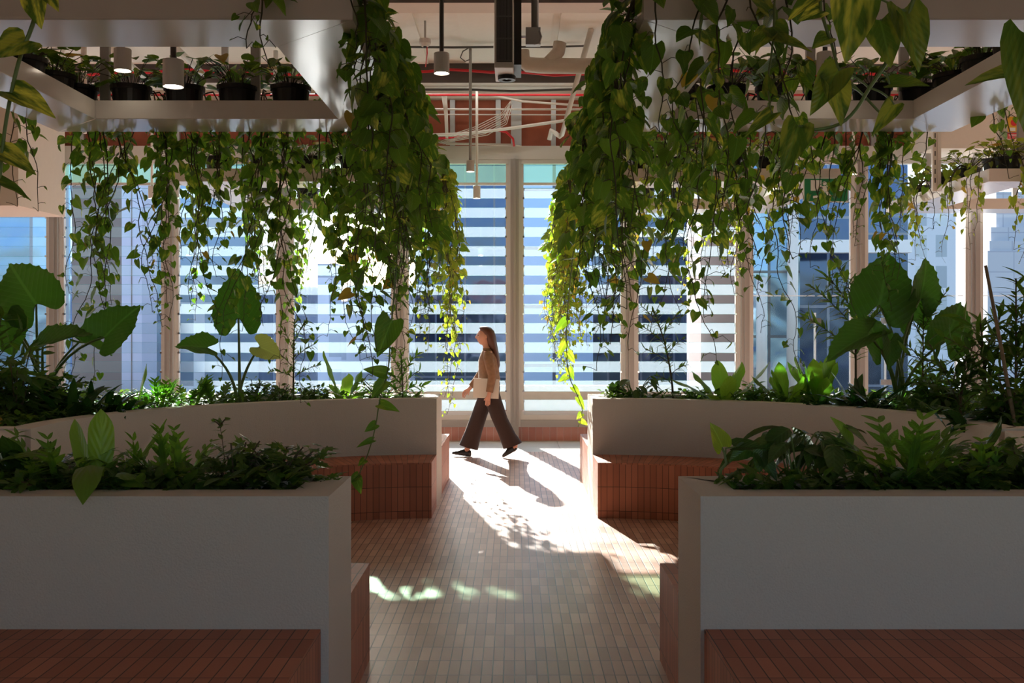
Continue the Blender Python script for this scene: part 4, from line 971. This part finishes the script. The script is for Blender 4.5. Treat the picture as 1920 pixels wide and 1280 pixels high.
cp = run('drain_pipe', 'white pipe slanting down from the ceiling to an elbow right of the aisle', 'pipe', [P(1108, 56, 11.35), P(1054, 252, 13.95), P(1050, 256, 13.95), P(1042, 250, 14.0), P(1034, 244, 14.05), P(1030, 262, 14.1)], .032, 'whitec', 12)
g = G(); q = P(1112, 40, 11.3); g.box(-.10, .10, -.1, .1, 0, .12); ob = g.build('ceiling_box', M['lampw']); ob.location = q; tag(ob, 'white box on the ceiling at the top of the slanting pipe', 'junction box')
run('red_conduit', 'straight red conduit along the top of the rust-coloured boards', 'conduit', [P(100, 178, 13.85), P(1900, 178, 13.85)], .016, 'red')
run('red_cable', 'loose red cable bundle strung along the grey ceiling beam', 'cable', [P(u, 136 + 4 * math.sin(u * .013) + 2 * math.sin(u * .05), 12.92) for u in range(120, 1800, 40)], .018, 'red', 6)
run('red_cable', 'red cable arching over and down behind the central pole', 'cable', [P(785, 262, 14.2), P(850, 258, 14.2), P(890, 248, 14.2), P(928, 243, 14.2), P(950, 248, 14.2), P(962, 260, 14.2), P(964, 274, 14.25)], .016, 'red', 6)
run('red_cable', 'red wires dropping from the smoke detector', 'cable', [P(800, 80, 11.2), P(801, 100, 11.25), P(798, 125, 12.6)], .008, 'red', 6)
run('white_conduit', 'upper straight white conduit across the rust-coloured boards', 'conduit', [P(300, 205, 14.2), P(1500, 205, 14.2)], .014, 'whitec')
run('white_conduit', 'thin lower white conduit across the rust-coloured boards', 'conduit', [P(300, 214, 14.22), P(1500, 216, 14.22)], .008, 'whitec')
run('white_conduit', 'thick white conduit sloping up to the right across the rust-coloured boards', 'conduit', [P(700, 258, 14.1), P(880, 250, 14.1), P(960, 240, 14.1), P(1100, 220, 14.1)], .022, 'whitec')
run('white_conduit', 'thin white conduit sloping down to the right under the red conduit', 'conduit', [P(920, 178, 14.0), P(980, 190, 14.05), P(1090, 198, 14.1)], .016, 'whitec')
for k in range(7):
    run('white_cable', 'slack white data cable drooping behind the lamp poles above the glazing', 'cable', [P(958 + R.uniform(-3, 3), 190 + k, 14.0), P(938 + k * 2, 214 + k * 3, 14.1), P(890 + k * 4, 238 + k * 2.5, 14.15), P(840, 254 + k * 2, 14.2), P(800 + k * 6, 262 + k * 1.5, 14.22), P(860 + k * 8, 268 + k * .6, 14.24), P(960 + k * 3, 270 + k * .6, 14.27)], .006, 'whitec', 5, 'white data cables above the glazing')
for k in range(5):
    run('white_cable', 'vertical white data cable in the bunch left of the lamp poles', 'cable', [P(828 + k * 2.2, 176, 14.0), P(834 + k * 1.2, 215, 14.1), P(836 + k, 262, 14.2)], .008, 'whitec', 5, 'bunched vertical white cables')
run('grey_cable', 'dark cable strung straight across the ceiling left of the projector', 'cable', [P(770, 88, 11.95), P(850, 89, 11.95), P(925, 88, 11.95)], .014, 'greyc')
run('grey_cable', 'dark cable strung across the ceiling right of the projector', 'cable', [P(975, 88, 11.95), P(1030, 88, 11.95), P(1100, 86, 11.95)], .012, 'greyc')
run('grey_cable', 'dark cable slung along the underside of the ceiling beam', 'cable', [P(780, 168, 13.2), P(880, 168, 13.2), P(960, 171, 13.2), P(1090, 167, 13.2)], .016, 'greyc')
run('grey_cable', 'curly dark cable hanging beside the head of the long pole lamp', 'cable', [P(882, 88, 12.1), P(868, 96, 12.05), P(863, 108, 12.05), P(872, 115, 12.05), P(880, 112, 12.1)], .007, 'greyc')
run('ceiling_conduit', 'white conduit slanting behind the left pendant, above the nearer left tray', 'conduit', [P(195, 80, 10.5), P(275, 148, 12.8)], .035, 'whitec', 10)
run('ceiling_conduit', 'white conduit slanting behind the largest pendant, above the nearer left tray', 'conduit', [P(325, 85, 10.8), P(380, 138, 12.7)], .035, 'whitec', 10)
run('ceiling_conduit', 'slim white pole dropping from the ceiling at the left, above the nearer left tray', 'conduit', [P(157, 60, 10.4), P(157, 250, 10.4)], .03, 'whitec', 10)
run('ceiling_conduit', 'slim white pole with a cable loop, right end of the nearer left tray', 'conduit', [P(517, 95, 12.0), P(517, 220, 12.0)], .028, 'whitec', 10)
sd = P(797, 82, 11.2)
root = empty('smoke_detector', sd, 'round white smoke detector on the ceiling left of the pendant', 'smoke detector')
g = G(); g.lathe([(.0001, -.03), (.04, -.03), (.065, 0), (.065, .05), (.0001, .05)], 20); g.build('housing', M['lampw'], root)
g = G(); g.lathe([(.0001, -.045), (.018, -.045), (.02, -.03)], 14); g.build('sensor', M['black'], root)
g = G(); g.tube([(0, 0, .05), (0, 0, 5 - sd.z)], .012, 8); g.build('bracket', M['post'], root)
p = P(938, 169, 13.6); p.z = 4.93
root = empty('strip_light', p, 'lit strip light on the ceiling behind the far beam, above the rust boards', 'strip light')
g = G(); g.box(-1.15, 1.1, -.05, .05, .03, .07); g.build('housing', M['lampw'], root)
g = G(); g.box(-1.12, 1.07, -.04, .04, .0, .03); g.build('diffuser', emit('strip_lens', (1, .95, .88, 1), 5.0), root)
# green exit sign
p = P(1549, 356, 10.985); w, h = .235, .122
root = empty('exit_sign', p, 'green exit sign with white running figure, half covered by vines on the right', 'exit sign')
SG, SW = simple('sign_green', (.01, .22, .08, 1), .4), simple('sign_white', (.8, .85, .82, 1), .4)
g = G(); g.box(-w, w, 0, .03, -h, h, 0); g.build('board', SG, root)
g = G(); g.box(-w - .01, w + .01, .001, .028, -h - .01, -h); g.box(-w - .01, w + .01, .001, .028, h, h + .01); g.box(-w - .01, -w, .001, .028, -h, h); g.box(w, w + .01, .001, .028, -h, h); g.build('border', SW, root)
g = G(); y = -.002
def pl(pts): g.face([(a * .84, y, b * .82) for a, b in pts])
pl([(-.20, -.01), (-.06, -.01), (-.06, .13), (-.20, .13)])
g.build('door_symbol', SW, root)
g = G()
n = 14; g.face([(-.017 + .022 * math.cos(6.283 * i / n), y, .072 + .022 * math.sin(6.283 * i / n)) for i in range(n)])
pl([(-.06, .05), (.0, .055), (.02, -.02), (-.05, -.03)]); pl([(-.05, -.02), (-.01, -.03), (-.08, -.10), (-.17, -.11), (-.17, -.08), (-.10, -.07)]); pl([(-.01, -.03), (.02, -.02), (.06, -.07), (.05, -.13), (.02, -.13), (.02, -.08)]); pl([(.0, .05), (.07, .01), (.09, .03), (.01, .08)]); pl([(-.06, .05), (-.12, .0), (-.10, -.02), (-.04, .02)])
g.build('running_figure', SW, root, weld=False)
g = G(); pl([(.13, -.015), (.19, -.015), (.19, -.06), (.25, .03), (.19, .12), (.19, .06), (.13, .06)]); g.build('arrow', SW, root)
g = G(); g.box(-.15, -.12, .03, .054, h - .05, h - .01); g.build('bracket', M['post'], root)
g = G(); g.box(.12, .15, .03, .054, h - .05, h - .01); g.build('bracket', M['post'], root)
# yellow and red fire notice on the right bulkhead
p = P(1899, 233, 13.44); p.y = 13.44
root = empty('fire_sign', p, 'yellow and red fire notice on the white wall at the upper right', 'sign')
g = G(); g.box(-.075, .075, -.008, 0, -.10, .10); g.build('plate', simple('sign_yellow', (.75, .42, .02, 1), .4), root)
g = G(); g.face([(.012 + .045 * math.cos(6.283 * i / 20), -.010, .02 + .045 * math.sin(6.283 * i / 20)) for i in range(20)]); g.build('red_disc', M['red'], root)
g = G(); g.face([(-.045, -.010, -.09), (.03, -.010, -.09), (.03, -.010, -.045), (-.045, -.010, -.045)]); g.build('white_panel', SW, root)
g = G(); g.box(-.07, .12, -.008, 0, -.19, -.115); g.build('red_label', M['red'], root)
for k in range(3):
    g = G(); g.face([(-.06, -.0095, -.137 - k * .018), (.11 - k * .02, -.0095, -.137 - k * .018), (.11 - k * .02, -.0095, -.131 - k * .018), (-.06, -.0095, -.131 - k * .018)]); g.build('white_line', SW, root)
for k, (u, d, z0) in enumerate(((1757, 12.4, 3.25), (1881, 11.8, 3.3))):
    x = PX(u, d); root = empty('slotted_post', (x, d, z0 + .03), 'white slotted steel post at the upper right, %s' % ('nearer the exit sign' if k == 0 else 'beside the fire notice'), 'post', 'slotted posts')
    g = G(); g.box(-.05, -.006, 0, .05, 0, 4.98 - z0 - .03); g.box(.006, .05, 0, .05, 0, 4.98 - z0 - .03); g.box(-.006, .006, .01, .05, 0, 4.98 - z0 - .03); g.build('channel', M['whitec'], root, weld=False)
    g = G()
    for i in range(14): g.box(-.030, -.018, -.002, .002, .1 + i * .11, .16 + i * .11)
    g.build('slots', M['black'], root, weld=False)

# ------------------------------------------------------------------ the walking woman (faces left)
DP = 12.54
SKIN = simple('skin', (.52, .27, .19, 1), .5)
HAIR = simple('auburn_hair', (.085, .028, .014, 1), .45, noise=.4, nscale=60)
CLOTH = simple('brown_jacket_cloth', (.23, .13, .075, 1), .9, noise=.35, nscale=24)
SHIRT = simple('cream_shirt', (.62, .58, .52, 1), .8)
TROU = simple('dark_brown_trousers', (.032, .017, .014, 1), .85, noise=.2, nscale=30)
SHOE = simple('black_shoe', (.012, .011, .012, 1), .35)
who = empty('person', (PX(918, DP), DP, 0), 'woman in brown jacket and dark wide trousers striding left past the louvres', 'person')
def skin_mesh(name, nodes, edges, mat, parent, root=0, sub=2):
    me = bpy.data.meshes.new(name); me.from_pydata([n[0] for n in nodes], edges, [])
    o = bpy.data.objects.new(name, me); COL.objects.link(o)
    sk = o.modifiers.new('skin', 'SKIN'); sk.use_smooth_shade = True
    lay = me.skin_vertices[0].data
    for i, n in enumerate(nodes):
        r = n[1]; lay[i].radius = r if isinstance(r, tuple) else (r, r)
        lay[i].use_root = (i == root)
    sb = o.modifiers.new('sub', 'SUBSURF'); sb.levels = sub; sb.render_levels = sub
    me.materials.append(mat)
    dg = bpy.context.evaluated_depsgraph_get(); dg.update()
    m2 = bpy.data.meshes.new_from_object(o.evaluated_get(dg)); m2.name = name
    bpy.data.objects.remove(o); m2.polygons.foreach_set('use_smooth', np.full(len(m2.polygons), True))
    if not m2.materials: m2.materials.append(mat)
    return link(name, m2, parent)
N = [((.0, 0, .86), (.12, .14)), ((-.005, 0, 1.0), (.09, .12)), ((-.015, 0, 1.15), (.095, .13)), ((-.02, 0, 1.27), (.075, .10)), ((-.03, 0, 1.335), (.045, .05)), ((-.045, 0, 1.39), (.042, .045)),
     ((-.055, 0, 1.44), (.065, .06)), ((-.06, 0, 1.51), (.085, .07)), ((-.055, 0, 1.565), (.055, .05)),
     # near arm (towards the viewer), hanging
     ((-.015, -.15, 1.275), .05), ((.035, -.195, 1.02), .036), ((.0, -.215, .80), .026), ((-.012, -.215, .745), (.022, .03)),
     # far arm, swung forward
     ((-.02, .15, 1.275), .05), ((-.11, .20, 1.03), .036), ((-.245, .20, .85), .026), ((-.285, .20, .815), (.022, .03)),
     # front leg and back leg
     ((-.02, .085, .80), .085), ((-.165, .09, .46), .058), ((-.27, .09, .12), .04), ((-.30, .09, .05), .035),
     ((.03, -.085, .80), .085), ((.14, -.085, .46), .058), ((.32, -.085, .17), .04), ((.29, -.085, .08), .035)]
E = [(0, 1), (1, 2), (2, 3), (3, 4), (4, 5), (5, 6), (6, 7), (7, 8), (3, 9), (9, 10), (10, 11), (11, 12), (3, 13), (13, 14), (14, 15), (15, 16), (0, 17), (17, 18), (18, 19), (19, 20), (0, 21), (21, 22), (22, 23), (23, 24)]
def fingers(base, hand, dirv, curl):
    d = Vector(dirv).normalized(); bz = Vector(N[hand][0]); side = Vector((1, 0, 0)) if abs(d.x) < .6 else Vector((0, 0, 1))
    side = (side - d * side.dot(d)).normalized(); c = Vector(curl)
    for k, (s, ln) in enumerate(((-.024, .062), (-.008, .072), (.008, .068), (.024, .054))):
        p = bz + side * s + d * .022; q = p + d * ln * .55 + c * .006; r = q + d * ln * .45 + c * .022
        i = len(N); N.extend([(tuple(p), .0085), (tuple(q), .0078), (tuple(r), .0062)]); E.extend([(hand, i), (i, i + 1), (i + 1, i + 2)])
    p = bz - side * .03 + d * .0; q = p - side * .018 + d * .03 + c * .008
    i = len(N); N.extend([(tuple(p), .0095), (tuple(q), .0075)]); E.extend([(hand, i), (i, i + 1)])
fingers(0, 12, (-.10, .05, -1), (0, .8, -.2))
fingers(0, 16, (-.75, 0, -.65), (.3, 0, -.9))
body = skin_mesh('body', N, E, SKIN, who)
# head: face towards -X with brow, nose, lips, chin, ears
def head():
    g = G(); nu, nv = 28, 20; c = Vector((-.06, 0, 1.495)); vs, fs = [], []
    for i in range(nv + 1):
        th = math.pi * i / nv; z = math.cos(th)
        for j in range(nu):
            ph = 2 * math.pi * j / nu; fx = -math.cos(ph) * math.sin(th); fy = math.sin(ph) * math.sin(th)
            x, yv, zz = fx * .094, fy * .074, z * .112
            if fx < 0:
                lat = abs(fy); front = max(0, -fx)
                zn = zz
                x += .012 * max(0, (zz + .02)) / .11 * front * 0
                nose = math.exp(-((zn + .012) / .020) ** 2 - (fy / .16) ** 2) * .024 + math.exp(-((zn - .012) / .025) ** 2 - (fy / .12) ** 2) * .010
                lips = math.exp(-((zn + .048) / .010) ** 2 - (fy / .26) ** 2) * .007
                chin = math.exp(-((zn + .085) / .018) ** 2 - (fy / .3) ** 2) * .012
                eye = math.exp(-((zn - .016) / .013) ** 2 - ((lat - .38) / .16) ** 2) * .010
                brow = math.exp(-((zn - .036) / .010) ** 2 - ((lat - .3) / .35) ** 2) * .005
                x += -(nose + lips + chin + brow) * front + eye * front
            yv *= 1 - .28 * max(0, -zz) / .112
            if zz < 0 and fx > 0: x *= 1 - .35 * (-zz) / .112
            vs.append(c + Vector((x, yv, zz)))
    for i in range(nv):
        for j in range(nu):
            fs.append((i * nu + j, i * nu + (j + 1) % nu, (i + 1) * nu + (j + 1) % nu, (i + 1) * nu + j))
    g.add(vs, fs)
    for sg in (-1, 1):
        g.lathe([(.001, -.008), (.016, -.006), (.02, .004), (.012, .010), (.001, .006)], 12, (0, 0, 0))
        k = 60
        for q in range(len(g.v) - k, len(g.v)):
            a, b_, cc = g.v[q]; g.v[q] = (-.045 + a * .8, sg * (.071 + cc), 1.495 + b_ * 1.5)
    return g.build('head', SKIN, who, smooth=True)
head()
g = G()
for sg in (-1, 1):
    g.lathe([(.0001, -.009), (.007, -.006), (.009, 0), (.007, .006), (.0001, .009)], 12, (-.138, sg * .03, 1.512))
g.build('eyes', simple('dark_eye', (.02, .012, .01, 1), .2), who, smooth=True, weld=False)
g = G(); g.loft([[(-.153 + abs(t) * .012, t * .022, 1.447 + dz * (1 - t * t)) for dz in (-.006, .005)] for t in (-1, -.5, 0, .5, 1)], cap=False); g.build('lips', simple('lip', (.42, .12, .10, 1), .45), who, smooth=True)
def ell(c, rx, ry, n=20, tilt=0.0):
    return [(c[0] + rx * math.cos(6.2832 * j / n), c[1] + ry * math.sin(6.2832 * j / n), c[2] + tilt * rx * math.cos(6.2832 * j / n)) for j in range(n)]
# hair: crown, falling behind the shoulder
g = G(); nn = 24
rings = []
for (x, z, rx, ry, tl) in ((-.05, 1.622, .012, .012, 0), (-.045, 1.615, .06, .055, .1), (-.035, 1.585, .092, .084, .22), (-.02, 1.54, .098, .09, .42), (.0, 1.48, .088, .09, .55), (.03, 1.41, .066, .085, .35), (.06, 1.32, .05, .085, .15), (.085, 1.22, .042, .075, .05), (.10, 1.14, .03, .055, 0), (.105, 1.09, .010, .02, 0)):
    rings.append([(x + rx * math.cos(6.2832 * j / nn) * (1 + .04 * math.sin(j * 5)), ry * math.sin(6.2832 * j / nn) * (1 + .05 * math.sin(j * 7)), z + tl * rx * -math.cos(6.2832 * j / nn) * -1 * -1) for j in range(nn)])
g.loft(rings); g.build('hair', HAIR, who, smooth=True)
# jacket with sleeves, shirt front, trousers
g = G()
g.loft([ell((-.0, 0, .955), .135, .175), ell((-.005, 0, 1.02), .128, .165), ell((-.012, 0, 1.12), .126, .165), ell((-.015, 0, 1.22), .118, .172), ell((-.018, 0, 1.285), .092, .15), ell((-.025, 0, 1.325), .062, .08), ell((-.03, 0, 1.352), .056, .06)], cap=False)
for pts, rr in (([(-.015, -.12, 1.29), (-.01, -.165, 1.25), (.012, -.19, 1.13), (.038, -.20, 1.02), (.022, -.212, .92), (.003, -.218, .82)], [.055, .066, .058, .052, .047, .043]), ([(-.02, .12, 1.29), (-.025, .165, 1.25), (-.06, .19, 1.14), (-.11, .205, 1.03), (-.18, .205, .93), (-.235, .202, .862)], [.055, .066, .058, .052, .047, .043])):
    g.tube(pts, rr, 16, cap=False)
g.build('jacket', CLOTH, who, smooth=True, weld=False)
g = G(); g.loft([[(-.133 - .006 + .035 * abs(t) ** 2 + k * 0.0, t * .07, z) for t in (-1, -.5, 0, .5, 1)] for k, z in enumerate((.93, 1.02, 1.12, 1.2))] + [[(-.11 + .03 * abs(t), t * .06, 1.28) for t in (-1, -.5, 0, .5, 1)], [(-.085 + .02 * abs(t), t * .045, 1.34) for t in (-1, -.5, 0, .5, 1)]], cap=False)
g.build('shirt', SHIRT, who, smooth=True)
g = G()
g.loft([ell((0, 0, .985), .115, .155), ell((0, 0, .92), .128, .172), ell((.0, 0, .84), .13, .175), ell((.0, 0, .78), .118, .165)], cap=False)
g.loft([ell((-.01, .07, .86), .10, .085), ell((-.055, .088, .72), .105, .092), ell((-.13, .09, .52), .102, .092), ell((-.20, .09, .32), .108, .10), ell((-.255, .09, .15), .116, .106, 20, -.25), ell((-.265, .09, .115), .118, .108, 20, -.3)], cap=False)
g.loft([ell((.012, -.07, .86), .10, .085), ell((.045, -.088, .72), .105, .092), ell((.12, -.09, .50), .102, .092), ell((.215, -.09, .30), .108, .10), ell((.27, -.09, .19), .112, .104, 20, .3), ell((.285, -.09, .155), .114, .106, 20, .35)], cap=False)
g.build('trousers', TROU, who, smooth=True, weld=False)
def shoe(ankle, heel, toe):
    g = G(); h, t = Vector(heel), Vector(toe); d = (t - h); up = Vector((0, 0, 1))
    up = (up - d.normalized() * up.dot(d.normalized())).normalized(); rings = []
    for s, w, hh in ((-.04, .012, .03), (.0, .034, .06), (.2, .038, .085), (.42, .038, .075), (.65, .043, .05), (.85, .04, .038), (.97, .026, .028), (1.02, .006, .012)):
        c = h + d * s
        rings.append([tuple(c + Vector((0, 1, 0)) * (w * math.cos(a)) + up * (hh * (max(-.12, math.sin(a))))) for a in [6.2832 * j / 16 for j in range(16)]])
    g.loft(rings); g.build('shoe', SHOE, who, smooth=True)
shoe(0, (-.24, .09, .012), (-.47, .09, .035)); shoe(0, (.335, -.085, .115), (.165, -.085, .012))
# pale laptop held against the hip
lp = empty('laptop', (PX(912, DP), DP - .185, .87), 'pale closed laptop held flat at the walking woman\'s hip', 'laptop')
g = G(); g.box(-.155, .16, -.008, .0, -.125, .115); ob = g.build('lid', simple('pale_laptop', (.55, .52, .46, 1), .5), lp); ob.rotation_euler = (0, math.radians(3), 0)
bv = ob.modifiers.new('edge', 'BEVEL'); bv.width = .003; bv.segments = 2
g = G(); g.box(-.155, .16, .001, .009, -.125, .115); ob = g.build('base', simple('laptop_base', (.45, .43, .39, 1), .5), lp); ob.rotation_euler = (0, math.radians(3), 0)

# ------------------------------------------------------------------ outside
g = G(); g.box(-24, 24, WY + .3, 23, -.2, .10); ob = g.build('terrace_floor', simple('terrace_paving', (.72, .71, .68, 1), .7, noise=.05, nscale=3)); struct(ob)
g = G(); g.face([(-220, 10, -24), (220, 10, -24), (220, 420, -24), (-220, 420, -24)]); struct(g.build('street_ground', simple('street', (.22, .22, .22, 1), .9)))
FB = {
 'blue': facade('facade_blue', (.10, .19, .36, 1), (.22, .36, .60, 1), (.30, .36, .45, 1), 1.6, 3.4, .07, .06, .75, bump=.06),
 'navy': facade('facade_navy', (.025, .045, .10, 1), (.06, .10, .20, 1), (.20, .24, .32, 1), 1.5, 3.3, .05, .08, .7, bump=.05),
 'sky': facade('facade_skyblue', (.26, .42, .70, 1), (.34, .50, .76, 1), (.05, .07, .12, 1), 2.3, 2.2, .06, .25, .3),
 'teal': facade('facade_teal', (.06, .11, .20, 1), (.20, .32, .48, 1), (.05, .07, .10, 1), 1.35, 2.3, .05, .05, .8, bump=.10),
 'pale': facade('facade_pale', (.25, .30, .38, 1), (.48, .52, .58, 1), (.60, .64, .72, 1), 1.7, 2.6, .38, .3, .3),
 'bal': facade('facade_balcony', (.08, .14, .27, 1), (.22, .33, .52, 1), (.42, .50, .62, 1), 3.4, 3.3, .22, .15, .5, bump=.06),
 'stone': facade('facade_stone', (.50, .51, .56, 1), (.54, .55, .60, 1), (.40, .41, .48, 1), 2.6, 1.8, .05, .9, 0.0),
 'grey': simple('grey_cladding', (.16, .155, .155, 1), .7), 'palecol': simple('pale_cladding', (.38, .48, .66, 1), .35), 'white': simple('white_column', (.85, .85, .85, 1), .5),
}
def tower(u0, u1, d, vt, label, mat, deep=12, z0=-24, roof=True, cat='building'):
    x0, x1 = PX(u0, d), PX(u1, d); zt = H - (vt - CY) * d / F; cx = (x0 + x1) / 2
    root = empty('tower_building', (cx, d + deep / 2, z0), label, cat)
    g = G(); g.box(x0 - cx, x1 - cx, -deep / 2, deep / 2, 0, zt - z0); g.build('facade', FB[mat], root)
    g = G(); g.box(x0 - cx + .3, x1 - cx - .3, -deep / 2 + .3, deep / 2 - .3, zt - z0, zt - z0 + .9); g.build('roof_parapet', FB['stone'], root)
    return root, cx, x0, x1, zt
r_, cx, a, b, zt = tower(-420, 132, 45, 40, 'blue glass tower beyond the leftmost louvres', 'blue')
r_, cx, a, b, zt = tower(262, 485, 40, 60, 'tower with pale balcony bands beyond the louvres left of centre', 'bal')
x0, x1 = PX(135, 24), PX(228, 24)
root = empty('building_pier', ((x0 + x1) / 2, 24.5, -24), 'tall grey and pale blue pier standing outside the left louvres', 'pier')
g = G(); g.box(-(x1 - x0) / 2, (x1 - x0) / 2, -.5, .5, 0, 36); g.build('grey_face', FB['grey'], root)
w = PX(266, 24) - x1; g = G(); g.box((x1 - x0) / 2 + .002, (x1 - x0) / 2 + w, -.5, .5, 0, 36); g.box((x1 - x0) / 2 + w * .5 - .012, (x1 - x0) / 2 + w * .5 + .012, -.51, -.5, 0, 36, 1); g.build('pale_face', [FB['palecol'], FB['grey']], root, weld=False)
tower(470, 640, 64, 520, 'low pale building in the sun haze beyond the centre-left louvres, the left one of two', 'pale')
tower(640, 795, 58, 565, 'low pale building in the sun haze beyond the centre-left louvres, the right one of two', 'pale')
tower(778, 966, 52, 90, 'dark navy tower seen past the walking woman, left of the central mullion', 'navy')
tower(966, 1112, 38, 90, 'sky-blue gridded glass tower right of the central mullion', 'sky')
tower(1112, 1292, 46, 90, 'dark navy tower behind the vines right of the central louvres', 'navy')
tower(1384, 1500, 36, 60, 'teal glass tower with wavy reflections beyond the right fixed glass', 'teal')
tower(1500, 1606, 37.5, 60, 'darker teal glass tower corner before the thick mullion at right', 'navy')
tower(1606, 1702, 44, 60, 'navy tower right of the thick mullion, with one white floor band', 'navy')
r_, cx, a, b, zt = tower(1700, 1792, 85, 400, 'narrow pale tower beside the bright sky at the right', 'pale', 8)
tower(1770, 1858, 106, 456, 'stepped stone building under the bright sky at the right, the lower one', 'stone', 14)
r_, cx, a, b, zt = tower(1852, 2060, 90, 470, 'stepped stone building at the right edge, the taller one', 'stone', 14)
g = G(); g.box(PX(1868, 90) - cx, 9, -6, 6, zt + 24, zt + 24 + 2.2); g.box(PX(1888, 90) - cx, 9, -5, 5, zt + 26.2, zt + 29.5); g.build('stepped_top', FB['stone'], r_)
# white floor band across the dark towers
xa, xb = PX(1485, 35.8), PX(1702, 35.8)
g = G(); g.box(-(xb - xa) / 2, (xb - xa) / 2, -.2, .2, 0, .45); ob = g.build('bridge_edge', FB['white']); ob.location = ((xa + xb) / 2, 35.6, H + (615 - 474) * 35.6 / F); tag(ob, 'thin white floor edge crossing the dark towers at the right', 'building edge')
# white column and grey screen on the terrace
x = PX(1301, 18.6); g = G(); g.box(-.11, .11, -.11, .11, 0, 6.5); ob = g.build('terrace_post', FB['white']); ob.location = (x, 18.6, .1); tag(ob, 'bright white square post on the terrace outside the right louvres', 'post')
x0, x1 = PX(1313, 19.0), PX(1386, 19.0)
g = G(); g.box(-(x1 - x0) / 2, (x1 - x0) / 2, -.06, .06, 0, 6.5); ob = g.build('terrace_screen', FB['grey']); ob.location = ((x0 + x1) / 2, 19.0, .1); tag(ob, 'plain grey screen beside the white post outside the right louvres', 'screen')
for k, (u, lab) in enumerate(((1428, 'lower white'), (1484, 'tall white'))):
    run('facade_reflection', '%s round column in front of the teal glass tower' % ('left' if k == 0 else 'right'), 'reflection', [P(u, 760, 30), P(u + (4 if k else 0), 520 if k == 0 else 330, 30)], .16, 'whitec', 14)  # tubes added in place of wavy white reflections in the tower glass
# glass wind screen with clamps
for k, (ua, ub) in enumerate(((1400, 1530), (1532, 1662), (1664, 1794), (1796, 1930))):
    d = 16.5; x0, x1 = PX(ua, d), PX(ub, d)
    root = empty('glass_balustrade', ((x0 + x1) / 2, d, .1), 'frameless glass wind screen panel on the terrace, %s from the louvres' % ORD[k], 'glass screen', 'terrace wind screen panels')
    g = G(); w = (x1 - x0) / 2; g.box(-w, w - .02, -.006, .006, .05, 2.02); g.build('glass', M['pane'], root)
    g = G(); g.box(-w, w - .02, -.008, .008, 2.02, 2.032); g.build('top_edge', M['frame_lt'], root)
    g = G(); g.tube([(w - .01, .03, 0), (w - .01, .03, 1.75)], .02, 8); g.build('post', M['frame_lt'], root)
    for z in (.62, 1.62):
        g = G(); g.box(w - .10, w + .08, -.02, .02, z - .045, z + .045); g.build('clamp', M['chrome'], root)
# timber bench wall and low hedge outside, seen between the blades
g = G(); g.box(-3.4, 3.4, 0, .35, 0, .45); ob = g.build('timber_bench', simple('pale_timber', (.30, .24, .17, 1), .7, noise=.2, nscale=6)); ob.location = (0, 18.4, .1); tag(ob, 'long pale timber bench on the terrace outside the central louvres', 'bench')

# ------------------------------------------------------------------ light
EL, AZ = math.radians(24.6), math.radians(12.0)
sun = bpy.data.lights.new('sun', 'SUN'); so = bpy.data.objects.new('sun', sun); COL.objects.link(so)
sdir = Vector((-math.sin(AZ) * math.cos(EL), math.cos(AZ) * math.cos(EL), math.sin(EL)))
so.rotation_euler = sdir.to_track_quat('Z', 'Y').to_euler(); so.location = sdir * 30
sun.energy = 18.0; sun.angle = math.radians(.55); sun.color = (1.0, .93, .84)
wd = bpy.data.worlds.new('world'); S.world = wd; wd.use_nodes = True
nt = wd.node_tree; nt.nodes.clear()
out = nt.nodes.new('ShaderNodeOutputWorld'); bg = nt.nodes.new('ShaderNodeBackground')
sk = nt.nodes.new('ShaderNodeTexSky'); sk.sky_type = 'NISHITA'; sk.sun_disc = False; sk.sun_elevation = EL; sk.sun_rotation = -AZ
sk.air_density = 1.0; sk.dust_density = 1.2; sk.ozone_density = 1.0
nt.links.new(sk.outputs[0], bg.inputs[0]); bg.inputs[1].default_value = .32
nt.links.new(bg.outputs[0], out.inputs[0])

# ------------------------------------------------------------------ camera
cam = bpy.data.cameras.new('camera'); co = bpy.data.objects.new('camera', cam); COL.objects.link(co)
cam.sensor_width = 36; cam.lens = F / 1920 * 36; cam.shift_x = -(CX - 960) / 1920; cam.shift_y = -(640 - CY) / 1920
cam.clip_start = .05; cam.clip_end = 1000
co.location = (0, 0, H); co.rotation_euler = (math.pi / 2, 0, 0); S.camera = co
S.view_settings.view_transform = 'Standard'; S.view_settings.look = 'None'; S.view_settings.gamma = 1; S.view_settings.use_curve_mapping = False
S.view_settings.exposure = 0.36
S.cycles.max_bounces = 10; S.cycles.diffuse_bounces = 5; S.cycles.transparent_max_bounces = 24; S.cycles.sample_clamp_indirect = 6
S.cycles.use_denoising = True
